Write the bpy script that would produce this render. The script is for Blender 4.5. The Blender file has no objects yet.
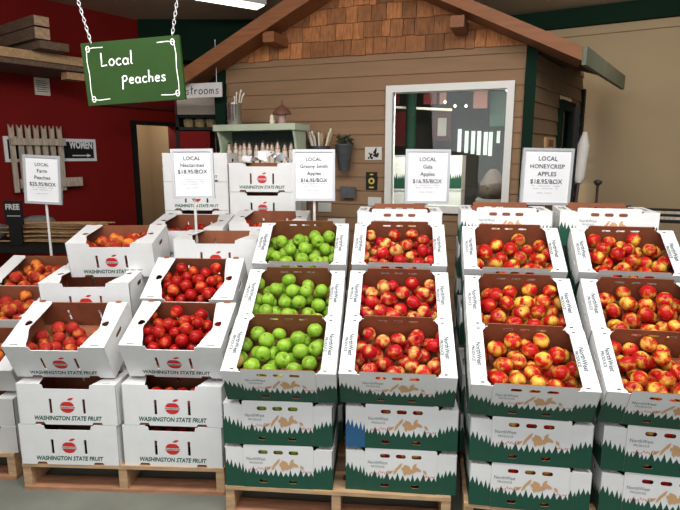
import bpy, math, random
import numpy as np
from mathutils import Vector, Matrix, Euler
from mathutils.geometry import tessellate_polygon

R = math.radians
random.seed(7)
SC = bpy.context.scene
COL = SC.collection

# ------------------------------------------------------------------ camera, world, lights, exposure
CAM_H, PITCH, FPX = 1.6, R(10.5), 540.0
cd = bpy.data.cameras.new('camera'); cd.sensor_width = 36; cd.lens = 36 * FPX / 680; cd.clip_start = .05
cam = bpy.data.objects.new('camera', cd); COL.objects.link(cam)
cam.location = (0, 0, CAM_H); cam.rotation_euler = (R(90) - PITCH, 0, 0)
SC.camera = cam
SC.view_settings.view_transform = 'Standard'; SC.view_settings.look = 'None'
SC.view_settings.gamma = 1; SC.view_settings.exposure = 0.0
try: SC.view_settings.use_curve_mapping = False
except Exception: pass
wd = bpy.data.worlds.new('world'); SC.world = wd; wd.use_nodes = True
wd.node_tree.nodes['Background'].inputs[0].default_value = (.93, .97, 1.0, 1)
wd.node_tree.nodes['Background'].inputs[1].default_value = .09

def area(name, loc, target, sx, sy, power, col=(1, 1, 1)):
    l = bpy.data.lights.new(name, 'AREA'); l.shape = 'RECTANGLE'; l.size = sx; l.size_y = sy
    l.energy = power; l.color = col
    o = bpy.data.objects.new(name, l); COL.objects.link(o); o.location = loc
    o.rotation_euler = (Vector(target) - Vector(loc)).to_track_quat('-Z', 'Y').to_euler()
    return o
area('storefront_daylight', (-.6, -2.6, 2.0), (0, 3, .9), 5.0, 2.2, 84, (.96, .98, 1.0))
area('ceiling_tubes_front', (-.2, 1.5, 3.02), (.0, 2.6, .6), 4.4, .5, 116, (1, .985, .95))
area('ceiling_tubes_aisle', (.2, .2, 3.02), (.2, 1.6, .3), 4.4, .5, 30, (1, .985, .95))
area('ceiling_tubes_wall', (2.2, 4.0, 3.02), (2.6, 5.2, 1.2), 1.2, .3, 14, (1, .93, .8))

# ------------------------------------------------------------------ pixel -> world (used once, to read real positions off the photograph)
CP, SP = math.cos(PITCH), math.sin(PITCH)
def ray(x, y):
    u = (x - 340) / FPX; v = (255 - y) / FPX
    return Vector((u, CP + v * SP, -SP + v * CP))
def at_y(x, y, Y):
    d = ray(x, y); return Vector((0, 0, CAM_H)) + d * (Y / d.y)
def at_z(x, y, z):
    d = ray(x, y); return Vector((0, 0, CAM_H)) + d * ((z - CAM_H) / d.z)
def at_plane(x, y, P, n):
    d = ray(x, y); o = Vector((0, 0, CAM_H)); return o + d * ((P - o).dot(n) / d.dot(n))

# ------------------------------------------------------------------ materials
def nt(name):
    m = bpy.data.materials.new(name); m.use_nodes = True
    t = m.node_tree; b = t.nodes['Principled BSDF']; return m, t, b
def N(t, k, **kw):
    n = t.nodes.new(k)
    for a, v in kw.items(): setattr(n, a, v)
    return n
def mat(name, col, rough=.6, noise=.0, scale=8, bump=0.0, bscale=60, metal=0, stretch=(1, 1, 1), spec=.5, island=0.0):
    m, t, b = nt(name)
    b.inputs['Roughness'].default_value = rough; b.inputs['Metallic'].default_value = metal
    b.inputs['Specular IOR Level'].default_value = spec
    c4 = (*col, 1)
    b.inputs['Base Color'].default_value = c4
    tc = N(t, 'ShaderNodeTexCoord'); mp = N(t, 'ShaderNodeMapping'); mp.inputs['Scale'].default_value = stretch
    t.links.new(tc.outputs['Object'], mp.inputs['Vector'])
    last = None
    if noise:
        nz = N(t, 'ShaderNodeTexNoise'); nz.inputs['Scale'].default_value = scale; nz.inputs['Detail'].default_value = 5
        t.links.new(mp.outputs[0], nz.inputs['Vector'])
        rp = N(t, 'ShaderNodeValToRGB')
        rp.color_ramp.elements[0].position = .3; rp.color_ramp.elements[1].position = .7
        rp.color_ramp.elements[0].color = (*[max(0, c * (1 - noise)) for c in col], 1)
        rp.color_ramp.elements[1].color = (*[min(1, c * (1 + noise)) for c in col], 1)
        t.links.new(nz.outputs[0], rp.inputs[0]); last = rp.outputs[0]
    if island:
        g = N(t, 'ShaderNodeNewGeometry'); hs = N(t, 'ShaderNodeHueSaturation')
        mr = N(t, 'ShaderNodeMapRange'); mr.inputs['To Min'].default_value = 1 - island; mr.inputs['To Max'].default_value = 1 + island
        t.links.new(g.outputs['Random Per Island'], mr.inputs['Value']); t.links.new(mr.outputs[0], hs.inputs['Value'])
        if last: t.links.new(last, hs.inputs['Color'])
        else: hs.inputs['Color'].default_value = c4
        last = hs.outputs[0]
    if last: t.links.new(last, b.inputs['Base Color'])
    if bump:
        n2 = N(t, 'ShaderNodeTexNoise'); n2.inputs['Scale'].default_value = bscale; n2.inputs['Detail'].default_value = 4
        t.links.new(mp.outputs[0], n2.inputs['Vector'])
        bp = N(t, 'ShaderNodeBump'); bp.inputs['Strength'].default_value = bump; bp.inputs['Distance'].default_value = .01
        t.links.new(n2.outputs[0], bp.inputs['Height']); t.links.new(bp.outputs[0], b.inputs['Normal'])
    return m
def emis(name, col, s):
    m, t, b = nt(name); b.inputs['Base Color'].default_value = (*col, 1)
    b.inputs['Emission Color'].default_value = (*col, 1); b.inputs['Emission Strength'].default_value = s
    return m
def glass(name):
    m, t, b = nt(name); t.nodes.remove(b)
    o = t.nodes['Material Output']; tr = N(t, 'ShaderNodeBsdfTransparent'); gl = N(t, 'ShaderNodeBsdfGlossy')
    gl.inputs['Roughness'].default_value = .02; tr.inputs[0].default_value = (.86, .9, .88, 1)
    fr = N(t, 'ShaderNodeFresnel'); fr.inputs[0].default_value = 1.45; mx = N(t, 'ShaderNodeMixShader')
    t.links.new(fr.outputs[0], mx.inputs[0]); t.links.new(tr.outputs[0], mx.inputs[1]); t.links.new(gl.outputs[0], mx.inputs[2])
    t.links.new(mx.outputs[0], o.inputs[0]); return m
def fruit_mat(name, lo, hi, rough=.32, stripes=True, scale=1.2, dots=0.0):
    """skin that runs from colour lo (ground) to hi (blush); the amount of blush is the object's own colour value"""
    m, t, b = nt(name)
    b.inputs['Roughness'].default_value = rough; b.inputs['Specular IOR Level'].default_value = .25
    tc = N(t, 'ShaderNodeTexCoord'); oi = N(t, 'ShaderNodeObjectInfo')
    mul = N(t, 'ShaderNodeMath', operation='MULTIPLY'); mul.inputs[1].default_value = 57
    t.links.new(oi.outputs['Random'], mul.inputs[0])
    ad = N(t, 'ShaderNodeVectorMath', operation='ADD')
    t.links.new(tc.outputs['Object'], ad.inputs[0]); t.links.new(mul.outputs[0], ad.inputs[1])
    big = N(t, 'ShaderNodeTexNoise'); big.inputs['Scale'].default_value = scale; big.inputs['Detail'].default_value = 1
    t.links.new(ad.outputs[0], big.inputs['Vector'])
    mp = N(t, 'ShaderNodeMapping'); mp.inputs['Scale'].default_value = (9, 9, 1.1) if stripes else (5, 5, 5)
    t.links.new(ad.outputs[0], mp.inputs[0])
    st = N(t, 'ShaderNodeTexNoise'); st.inputs['Scale'].default_value = 1; st.inputs['Detail'].default_value = 3
    t.links.new(mp.outputs[0], st.inputs['Vector'])
    s1 = N(t, 'ShaderNodeMath', operation='MULTIPLY_ADD'); s1.inputs[1].default_value = 1.0 if stripes else .35
    t.links.new(st.outputs[0], s1.inputs[0])
    bigm = N(t, 'ShaderNodeMath', operation='MULTIPLY_ADD'); bigm.inputs[1].default_value = 2.6; bigm.inputs[2].default_value = -1.30 if stripes else -.975
    t.links.new(big.outputs[0], bigm.inputs[0]); t.links.new(bigm.outputs[0], s1.inputs[2])
    sep = N(t, 'ShaderNodeSeparateColor'); t.links.new(oi.outputs['Color'], sep.inputs[0])
    a2 = N(t, 'ShaderNodeMath', operation='ADD'); t.links.new(s1.outputs[0], a2.inputs[0]); t.links.new(sep.outputs[0], a2.inputs[1])
    rp = N(t, 'ShaderNodeValToRGB'); e = rp.color_ramp.elements
    e[0].position = .18; e[0].color = (*lo, 1); e[1].position = .74; e[1].color = (*hi, 1)
    mid = e.new(.48); mid.color = (*[(a * .45 + c * .55) for a, c in zip(lo, hi)], 1)
    t.links.new(a2.outputs[0], rp.inputs[0])
    out = rp.outputs[0]
    hs = N(t, 'ShaderNodeHueSaturation'); mr = N(t, 'ShaderNodeMapRange')
    mr.inputs['To Min'].default_value = .82; mr.inputs['To Max'].default_value = 1.12
    t.links.new(oi.outputs['Random'], mr.inputs['Value']); t.links.new(mr.outputs[0], hs.inputs['Value'])
    t.links.new(out, hs.inputs['Color']); t.links.new(hs.outputs[0], b.inputs['Base Color'])
    return m

M = dict(
 white=mat('white_cardboard', (.80, .80, .80), .55, .03, 14, .05, 120),
 white2=mat('white_paper', (.84, .84, .86), .6),
 greyw=mat('off_white_cardboard', (.62, .60, .57), .6, .05, 10),
 kraft=mat('brown_cardboard', (.30, .097, .043), .75, .12, 18, .05, 150),
 green=mat('green_ink', (.007, .072, .042), .5, .06, 20),
 blue=mat('blue_ink', (.02, .11, .25), .5),
 slate=mat('slate_ink', (.07, .10, .12), .6),
 tan=mat('tan_ink', (.62, .36, .18), .6),
 redink=mat('red_ink', (.62, .022, .022), .5),
 dkgreenink=mat('dark_green_ink', (.01, .10, .06), .5),
 black=mat('black_paint', (.012, .012, .012), .6, spec=.25),
 ink=mat('black_ink', (.03, .03, .05), .6),
 greyink=mat('grey_ink', (.45, .45, .5), .6),
 pallet=mat('pallet_wood', (.52, .33, .18), .75, .22, 9, .12, 60, stretch=(1, 6, 6)),
 palletred=mat('pallet_wood_reddish', (.42, .20, .11), .75, .2, 9, .12, 60, stretch=(1, 6, 6)),
 ply=mat('plywood', (.42, .28, .16), .7, .12, 6),
 floor=mat('concrete', (.18, .187, .155), .55, .16, 3.5, .05, 30),
 red=mat('red_wall_paint', (.20, .009, .007), .7, .06, 2, spec=.15),
 reddark=mat('dark_red_paint', (.10, .012, .009), .55),
 tanwall=mat('tan_wall_paint', (.42, .31, .185), .8, .04, 2),
 ceil=mat('ceiling_paint', (.66, .54, .38), .8, .04, 2),
 dgreen=mat('dark_green_paint', (.006, .022, .013), .85, .1, 4, spec=.12),
 siding=mat('brown_siding_paint', (.275, .165, .092), .7, .06, 5, .05, 40, stretch=(.6, 4, 4), spec=.2),
 siding2=mat('side_siding_paint', (.27, .17, .10), .7, .06, 5, .05, 40, spec=.2),
 shingle=mat('cedar_shingle', (.33, .125, .040), .75, .35, 16, .25, 50, stretch=(4, 4, .7), island=.38),
 rake=mat('cedar_board', (.25, .090, .030), .65, .18, 7, .1, 40, stretch=(.6, 5, 5)),
 roof=mat('roof_felt', (.09, .05, .03), .8),
 eave=mat('grey_green_board', (.14, .15, .105), .6, .12, 8),
 frame=mat('white_frame_paint', (.72, .70, .66), .45),
 silver=mat('silver_frame', (.60, .60, .62), .35, metal=.35),
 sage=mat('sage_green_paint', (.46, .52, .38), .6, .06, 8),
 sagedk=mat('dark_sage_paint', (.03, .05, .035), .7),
 steel=mat('galvanised_metal', (.62, .6, .57), .2, .12, 9, metal=.9),
 pewter=mat('dark_metal', (.10, .10, .11), .5, .2, 20, metal=.3),
 barn=mat('weathered_wood', (.52, .43, .34), .85, .3, 12, .3, 60, stretch=(5, 5, .8)),
 barndk=mat('dark_weathered_wood', (.07, .05, .04), .85, .3, 12),
 timber=mat('rough_timber', (.16, .10, .065), .85, .35, 8, .3, 40, stretch=(1, 6, 6)),
 timberend=mat('timber_end_grain', (.48, .31, .19), .85, .3, 25, .2, 60),
 timberlit=mat('lit_timber', (.50, .31, .16), .8, .2, 9, .2, 50, stretch=(1, 6, 6)),  # lit copy of the timber: warm light on it put into the colour
 sgreen=mat('green_board', (.024, .056, .015), .9, .08, 6, spec=.1),
 sgreenedge=mat('dark_olive_edge', (.06, .07, .03), .7),
 chalk=mat('white_chalk', (.86, .88, .82), .8),
 chain=mat('chain_metal', (.72, .72, .74), .35, metal=.5),
 twig=mat('twig_bark', (.42, .25, .115), .8, .3, 20),
 stone=mat('grey_stone', (.22, .22, .21), .8, .25, 12, .3, 30),
 bottle=mat('bottle_glass', (.50, .33, .25), .2, .25, 30),
 cream=mat('cream_label', (.76, .66, .56), .6),
 cap=mat('dark_bottle_cap', (.04, .03, .03), .4),
 plum=mat('brown_glaze', (.17, .07, .05), .45),
 mauve=mat('mauve_glaze', (.40, .25, .24), .5),
 stick=mat('pale_stick', (.74, .69, .58), .7),
 foliage=mat('dark_foliage', (.03, .04, .02), .8),
 stemm=mat('fruit_stem', (.10, .055, .025), .8),
 calyx=mat('fruit_calyx', (.07, .045, .02), .9),
 glass=glass('window_glass'),
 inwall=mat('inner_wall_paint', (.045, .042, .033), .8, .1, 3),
 redcloth=mat('red_cloth', (.22, .03, .03), .8, .2, 6),
 pink=mat('pink_cloth', (.42, .2, .17), .8, .1, 6),
 tube=emis('lit_tube', (1, .95, .82), 4.5),
 lit=emis('lit_window', (.85, .95, .9), .9),
 bulb=emis('lit_bulb', (1, .9, .75), 2.5),
 olive=mat('wicker', (.30, .22, .11), .85, .3, 40, .3, 90),
 yellow=mat('yellow_paint', (.62, .45, .06), .6),
 plant=mat('green_leaf', (.10, .26, .04), .6, .2, 20),
 rod=mat('dark_rod', (.05, .035, .03), .6),
 green_apple=fruit_mat('green_apple_skin', (.19, .38, .022), (.30, .48, .05), .3, False, 1.4),
 blush_apple=fruit_mat('blushed_green_apple_skin', (.30, .40, .06), (.55, .33, .11), .3, False, 1.1),
 gala=fruit_mat('gala_apple_skin', (.84, .50, .13), (.48, .010, .014), .28, True, .85),
 honey=fruit_mat('honeycrisp_apple_skin', (.80, .50, .07), (.50, .012, .010), .3, True, .9),
 nectar=fruit_mat('nectarine_skin', (.66, .12, .025), (.40, .008, .007), .28, False, .9),
 peach=fruit_mat('peach_skin', (.74, .24, .035), (.42, .022, .014), .65, False, .9),
)

# ------------------------------------------------------------------ mesh builder
_txt = {}
def text_geo(s, size, shear=0, bold=0, spacing=1.0, wscale=1.0):
    k = (s, size, shear, bold, spacing, wscale)
    if k in _txt: return _txt[k]
    c = bpy.data.curves.new('t', 'FONT'); c.body = s; c.size = size; c.shear = shear; c.offset = bold
    c.space_character = spacing; c.resolution_u = 2; c.align_x = 'LEFT'
    o = bpy.data.objects.new('t', c); COL.objects.link(o)
    dg = bpy.context.evaluated_depsgraph_get(); dg.update()
    me = o.evaluated_get(dg).to_mesh()
    v = [((p.co.x) * wscale, p.co.y) for p in me.vertices]; f = [tuple(p.vertices) for p in me.polygons]
    # keep faces facing +z
    ff = []
    for q in f:
        a = sum(v[q[i]][0] * v[q[(i + 1) % len(q)]][1] - v[q[(i + 1) % len(q)]][0] * v[q[i]][1] for i in range(len(q)))
        ff.append(q if a > 0 else tuple(reversed(q)))
    o.evaluated_get(dg).to_mesh_clear()
    bpy.data.objects.remove(o); bpy.data.curves.remove(c)
    xs = [p[0] for p in v]; w = (min(xs), max(xs))
    _txt[k] = (v, ff, w); return _txt[k]

class MB:
    def __init__(s): s.v, s.f, s.m, s.sm = [], [], [], []
    def add(s, vs, fs, m=0, smooth=False):
        o = len(s.v); s.v += [tuple(p) for p in vs]
        for f in fs: s.f.append(tuple(i + o for i in f)); s.m.append(m); s.sm.append(smooth)
        return s
    def box(s, lo, hi, m=0, X=None):
        (a, b, c), (d, e, f) = lo, hi
        vs = [Vector(p) for p in ((a, b, c), (d, b, c), (d, e, c), (a, e, c), (a, b, f), (d, b, f), (d, e, f), (a, e, f))]
        if X is not None: vs = [X @ p for p in vs]
        return s.add(vs, [(3, 2, 1, 0), (4, 5, 6, 7), (0, 1, 5, 4), (1, 2, 6, 5), (2, 3, 7, 6), (3, 0, 4, 7)], m)
    def plate(s, outer, holes, O, ux, uy, th, mf=0, mb=None, me=None):
        """a cut sheet: outline and holes in (u, v), front face towards ux x uy, thickness behind it"""
        mb = mf if mb is None else mb; me = mb if me is None else me
        O, ux, uy = Vector(O), Vector(ux), Vector(uy); n = ux.cross(uy).normalized()
        def area2(l): return sum(l[i][0] * l[(i + 1) % len(l)][1] - l[(i + 1) % len(l)][0] * l[i][1] for i in range(len(l)))
        outer = list(outer) if area2(outer) > 0 else list(reversed(outer))
        holes = [list(h) if area2(h) < 0 else list(reversed(h)) for h in holes]
        loops = [outer] + holes
        pts = [p for l in loops for p in l]
        tris = tessellate_polygon([[Vector((p[0], p[1], 0)) for p in l] for l in loops])
        tt = []
        for a, b, c in tris:
            ar = (pts[b][0] - pts[a][0]) * (pts[c][1] - pts[a][1]) - (pts[c][0] - pts[a][0]) * (pts[b][1] - pts[a][1])
            if abs(ar) < 1e-12: continue
            tt.append((a, b, c) if ar > 0 else (a, c, b))
        F = [O + ux * p[0] + uy * p[1] for p in pts]
        s.add(F, tt, mf)
        if th:
            B = [p - n * th for p in F]
            s.add(B, [(a, c, b) for a, b, c in tt], mb)
            i = 0
            for l in loops:
                k = len(l)
                for j in range(k):
                    a, b = i + j, i + (j + 1) % k
                    s.add([F[a], B[a], B[b], F[b]], [(0, 1, 2, 3)], me)
                i += k
        return s
    def text(s, st, size, O, ux, uy, m, align='c', shear=0, bold=0, spacing=1.0, fit=None):
        v, f, (x0, x1) = text_geo(st, size, shear, bold, spacing)
        k = 1.0 if fit is None else fit / max(1e-6, x1 - x0)
        off = -(x0 + x1) / 2 if align == 'c' else -x0
        O, ux, uy = Vector(O), Vector(ux), Vector(uy)
        return s.add([O + ux * ((p[0] + off) * k) + uy * p[1] for p in v], f, m)
    def tube(s, pts, r, m=0, seg=6, smooth=True, cap=True):
        pts = [Vector(p) for p in pts]; n = len(pts); rs = r if isinstance(r, (list, tuple)) else [r] * n
        vs = []; ref = None
        for i, p in enumerate(pts):
            d = (pts[min(i + 1, n - 1)] - pts[max(i - 1, 0)]).normalized()
            if ref is None: ref = Vector((0, 0, 1)) if abs(d.z) < .9 else Vector((1, 0, 0))
            a = (ref - d * ref.dot(d)).normalized(); b = d.cross(a); ref = a
            for k in range(seg):
                t = 2 * math.pi * k / seg; vs.append(p + (a * math.cos(t) + b * math.sin(t)) * rs[i])
        fs = [(i * seg + k, i * seg + (k + 1) % seg, (i + 1) * seg + (k + 1) % seg, (i + 1) * seg + k) for i in range(n - 1) for k in range(seg)]
        s.add(vs, fs, m, smooth)
        if cap:
            s.add(vs[:seg], [tuple(reversed(range(seg)))], m); s.add(vs[-seg:], [tuple(range(seg))], m)
        return s
    def lathe(s, prof, seg=16, m=0, O=(0, 0, 0), smooth=True, fn=None):
        O = Vector(O); vs = []
        for r, z in prof:
            for k in range(seg):
                t = 2 * math.pi * k / seg; rr = r * (fn(t, z) if fn else 1)
                vs.append(O + Vector((rr * math.cos(t), rr * math.sin(t), z)))
        n = len(prof)
        fs = [(i * seg + k, i * seg + (k + 1) % seg, (i + 1) * seg + (k + 1) % seg, (i + 1) * seg + k) for i in range(n - 1) for k in range(seg)]
        s.add(vs, fs, m, smooth)
        s.add(vs[:seg], [tuple(reversed(range(seg)))], m, smooth); s.add(vs[-seg:], [tuple(range(seg))], m, smooth)
        return s
    def build(s, name, mats, parent=None):
        me = bpy.data.meshes.new(name); me.from_pydata(s.v, [], s.f)
        for x in (mats if isinstance(mats, (list, tuple)) else [mats]): me.materials.append(M[x])
        me.polygons.foreach_set('material_index', s.m); me.polygons.foreach_set('use_smooth', s.sm)
        me.update()
        o = bpy.data.objects.new(name, me); COL.objects.link(o)
        if parent is not None: o.parent = parent
        return o

def tag(o, label, cat, group=None, kind=None):
    if label: o['label'] = label
    if cat: o['category'] = cat
    if group: o['group'] = group
    if kind: o['kind'] = kind
    return o
def struct(o): o['kind'] = 'structure'; return o
def empty(name, loc=(0, 0, 0), rot=(0, 0, 0), label=None, cat=None, group=None):
    o = bpy.data.objects.new(name, None); COL.objects.link(o); o.empty_display_size = .1
    o.location = loc; o.rotation_euler = rot; return tag(o, label, cat, group)
def copy_tree(o, parent=None, skip=()):
    c = o.copy(); COL.objects.link(c)
    if parent is not None: c.parent = parent
    for ch in KIDS.get(o.name, []):
        if ch.name.split('.')[0] in skip: continue
        copy_tree(ch, c)
    return c
KIDS = {}
def index_kids():
    KIDS.clear()
    for o in bpy.data.objects:
        if o.parent: KIDS.setdefault(o.parent.name, []).append(o)
def frame_mat(O, ux, uz):
    """matrix whose x runs along ux, z along uz, y = z cross x"""
    ux = Vector(ux).normalized(); uz = Vector(uz).normalized(); uy = uz.cross(ux)
    m = Matrix((ux, uy, uz)).transposed().to_4x4(); m.translation = Vector(O); return m
def arc_rect(cx, cy, w, h, r=None, n=4):
    r = min(w, h) / 2 if r is None else r; out = []
    for sx, sy, a0 in ((1, 1, 0), (-1, 1, 90), (-1, -1, 180), (1, -1, 270)):
        for k in range(n + 1):
            t = R(a0 + 90 * k / n)
            out.append((cx + sx * (w / 2 - r) + r * math.cos(t), cy + sy * (h / 2 - r) + r * math.sin(t)))
    return out
def rect(a, b, c, d): return [(a, b), (c, b), (c, d), (a, d)]

X3, Z3 = Vector((1, 0, 0)), Vector((0, 0, 1)); Y3 = Vector((0, 1, 0))

# ------------------------------------------------------------------ the room
LWd = Vector((math.sin(R(36)), math.cos(R(36)), 0)); LWn = Vector((math.cos(R(36)), -math.sin(R(36)), 0)); LW0 = Vector((-3.2, 5.25, 0))
CEIL = 3.1
o = MB().box((-7, -4, -.1), (8, 12, 0)).build('floor', 'floor'); struct(o)
o = MB().box((-7, 1.9, CEIL), (8, 12, CEIL + .1)).build('ceiling', 'ceil'); struct(o)
Zm = frame_mat(LW0, LWd, Z3)     # wall frame: x along the wall, z up, y = behind?  (z cross x)
def wall_pts(s0, s1, z0, z1, th, mb, m=0):
    # slab whose visible face lies in the wall plane, thickness away from the camera
    a = LW0 + LWd * s0; b = LW0 + LWd * s1; t = LWn * -th
    vs = [a, b, b + t, a + t]; vs = [Vector((p.x, p.y, z0)) for p in vs] + [Vector((p.x, p.y, z1)) for p in vs]
    mb.add(vs, [(0, 3, 2, 1), (4, 5, 6, 7), (0, 1, 5, 4), (1, 2, 6, 5), (2, 3, 7, 6), (3, 0, 4, 7)], m)
w = MB()
wall_pts(-4.5, 1.42, 0, CEIL, .15, w); wall_pts(1.42, 1.98, 1.95, CEIL, .15, w); wall_pts(1.98, 3.6, 0, CEIL, .15, w)
struct(w.build('wall_left', 'red'))
# the doorway: dark frame, pale passage beyond
dw = empty('door_1'); struct(dw)
f = MB(); wall_pts(1.36, 1.42, 0, 1.99, -.03, f); wall_pts(1.98, 2.04, 0, 1.99, -.03, f); wall_pts(1.42, 1.98, 1.95, 1.99, -.03, f)
struct(f.build('door_frame', 'black', dw))
pz = MB()
A0 = LW0 + LWd * .6 - LWn * 1.3; B0 = LW0 + LWd * 3.4 - LWn * 1.3
pz.add([(A0.x, A0.y, 0), (B0.x, B0.y, 0), (B0.x, B0.y, 2.6), (A0.x, A0.y, 2.6)], [(0, 1, 2, 3)])
C0 = LW0 + LWd * 2.5 - LWn * .15; D0 = LW0 + LWd * 2.5 - LWn * 1.3
pz.add([(C0.x, C0.y, 0), (D0.x, D0.y, 0), (D0.x, D0.y, 2.6), (C0.x, C0.y, 2.6)], [(0, 3, 2, 1)])
struct(pz.build('wall_passage', 'tanwall'))
l = bpy.data.lights.new('passage_lamp', 'POINT'); l.energy = 22; l.shadow_soft_size = .15; l.color = (1, .95, .8)
lo = bpy.data.objects.new('passage_lamp', l); COL.objects.link(lo); lo.location = LW0 + LWd * 1.8 - LWn * .6 + Vector((0, 0, 2.25))
# lintel over the doorway recess
t = MB(); a = LW0 + LWd * .93; b = LW0 + LWd * 2.4
Zl = frame_mat(a, LWd, Z3); t.box((0, -.05, 2.13), (1.4, 0, 2.17), 0, Zl); struct(t.build('trim_1', 'reddark'))
# right-hand back wall, yawed 30 degrees, green header above
BW0 = Vector((2.75, 5.9, 0)); BWd = Vector((math.cos(R(30)), -math.sin(R(30)), 0)); BWn = Vector((-math.sin(R(30)), -math.cos(R(30)), 0))
Bm = frame_mat(BW0, BWd, Z3)
p1 = at_plane(560, 30, BW0, BWn); p2 = at_plane(680, 17, BW0, BWn); HZ = (p1.z + p2.z) / 2
struct(MB().box((-4.2, 0, 0), (3.5, .12, HZ), 0, Bm).build('wall_back', 'tanwall'))
struct(MB().box((-4.2, -.03, HZ - .085), (3.5, -.001, HZ), 0, Bm).build('trim_2', 'tanwall'))
q1 = at_plane(520, 7, BW0, BWn)
struct(MB().box((-4.2, -.10, HZ), (3.5, .12, HZ + .42), 0, Bm).build('beam_right', 'dgreen'))
# dark green beam crossing at the far left
struct(MB().box((-2.28, 6.45, 2.66), (.9, 6.7, CEIL)).build('beam_left', 'dgreen'))
struct(MB().box((-2.0, 6.75, 1.96), (.6, 6.84, CEIL)).build('wall_left_header', 'reddark'))
# ceiling tube
a = at_z(196, -4, CEIL - .055); b = at_z(262, 7, CEIL - .055); c = (a + b) / 2; L_ = (b - a).length / 2
tl = empty('ceiling_light', c, (0, 0, math.atan2(b.y - a.y, b.x - a.x)), 'lit white fluorescent tube fixture on the ceiling above the shed roof', 'ceiling light')
MB().box((-L_, -.10, 0), (L_, .10, .05)).build('fixture_body', 'frame', tl)
MB().box((-L_ + .02, -.085, -.012), (L_ - .02, .085, 0)).build('diffuser', 'tube', tl)

# ------------------------------------------------------------------ the shingled shed
psi = R(19.4); Hd = Vector((math.cos(psi), -math.sin(psi), 0)); Hn = Vector((-math.sin(psi), -math.cos(psi), 0)); H0 = Vector((-.09, 4.8, 0))
Hm = frame_mat(H0, Hd, Z3)     # x along the front wall, y into the shed (z cross x), z up
hx = lambda s, off, z: H0 + Hd * s + Hn * off + Vector((0, 0, z))
shed = empty('wooden_shed', H0, (0, 0, -psi), 'small brown clapboard shed with cedar shingled gable and white framed window', 'shed')
SL, SR, EZ, AX, AZ = -1.03, 1.635, 2.43, .343, 3.02
WIN = (.53, 1.15, 1.495, 2.135)   # window opening on the front wall: s0, z0, s1, z1
sd = MB(); rowh = .118; z = 0.0
def clap(mb, s0, s1, z0, z1):
    vs = [(s0, 0, z0), (s1, 0, z0), (s1, -.018, z0), (s0, -.018, z0), (s0, 0, z1), (s1, 0, z1), (s1, -.004, z1), (s0, -.004, z1)]
    mb.add(vs, [(0, 1, 2, 3), (4, 7, 6, 5), (3, 2, 6, 7), (0, 3, 7, 4), (1, 5, 6, 2), (0, 4, 5, 1)])
while z < EZ + .02:
    z1 = min(z + rowh, EZ + .03)
    if z1 <= WIN[1] or z >= WIN[3]: clap(sd, SL, SR, z, z1)
    else:
        clap(sd, SL, WIN[0], z, z1); clap(sd, WIN[2], SR, z, z1)
        if z < WIN[1]: clap(sd, WIN[0], WIN[2], z, WIN[1])
        if z1 > WIN[3]: clap(sd, WIN[0], WIN[2], WIN[3], z1)
    z += rowh
sd.build('front_siding', 'siding', shed)
rr = random.Random(3); sh = MB(); z = EZ - .02; row = 0
slope = .473
while z < AZ:
    half = (AZ + .02 - z) / slope
    x = AX - half - rr.uniform(0, .1); 
    while x < AX + half:
        wd_ = rr.uniform(.06, .17)
        dz = rr.uniform(-.006, .006)
        a, b = x, x + wd_ - .004
        zt = z + .155
        sh.add([(a, 0, z + dz), (b, 0, z + dz), (b, -.030, z + dz), (a, -.030, z + dz), (a, .0, zt), (b, .0, zt), (b, -.012, zt), (a, -.012, zt)],
               [(0, 1, 2, 3), (4, 7, 6, 5), (3, 2, 6, 7), (0, 3, 7, 4), (1, 5, 6, 2), (0, 4, 5, 1)])
        x += wd_
    z += .128; row += 1
# the rows are cut back to the rake line
sh.v = [(max(AX - (AZ + .02 - v[2]) / slope - .04, min(AX + (AZ + .02 - v[2]) / slope + .04, v[0])), v[1], v[2]) for v in sh.v]
sh.build('gable_shingles', 'shingle', shed)
MB().box((SL - .075, -.05, 0), (SL + .03, .05, EZ + .02)).build('corner_trim', 'dgreen', shed)
MB().box((SR - .05, -.045, 0), (SR + .03, .04, EZ + .02)).build('corner_trim', 'dgreen', shed)
OV = .33
def slab(mb, a, b, c, d, th, m=0):
    """sheet through four points, thickness downwards"""
    dn = Vector((0, 0, -th)); vs = [Vector(p) for p in (a, b, c, d)]; vs += [p + dn for p in vs]
    mb.add(vs, [(0, 1, 2, 3), (7, 6, 5, 4), (0, 4, 5, 1), (1, 5, 6, 2), (2, 6, 7, 3), (3, 7, 4, 0)], m)
ELs, ERs, Ez = -1.30, 1.95, 2.285
hd38 = R(35) ; 
# side eave direction expressed in the shed's own axes
side = Vector((math.sin(hd38), math.cos(hd38), 0)); sdl = Vector((side.dot(Hd), -side.dot(Hn), 0))
ap = Vector((AX, -OV, AZ + .06)); apb = Vector((AX, 2.2, AZ + .06))
eL = Vector((ELs, -OV, Ez)); eLb = Vector((ELs, 2.2, Ez))
eR = Vector((ERs, -OV, Ez + .02)); eRb = eR + sdl * 1.72
r1 = MB(); slab(r1, eL, ap, apb, eLb, .03); r1.build('roof_panel', 'roof', shed)
r1 = MB(); slab(r1, ap, eR, eRb, apb, .03); r1.build('roof_panel', 'roof', shed)
def board(mb, a, b, drop, th, m=0):
    dn = Vector((0, 0, -drop)); k = Vector((0, th, 0))
    vs = [a, b, b + dn, a + dn, a + k, b + k, b + dn + k, a + dn + k]
    mb.add(vs, [(0, 3, 2, 1), (4, 5, 6, 7), (0, 1, 5, 4), (1, 2, 6, 5), (2, 3, 7, 6), (3, 0, 4, 7)], m)
u = Vector((0, -.015, .012))
b_ = MB(); board(b_, eL + u, ap + u, .125, .035); b_.build('rake_board', 'rake', shed)
b_ = MB(); board(b_, ap + u, eR + u, .090, .035); b_.build('rake_board', 'rake', shed)
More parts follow.
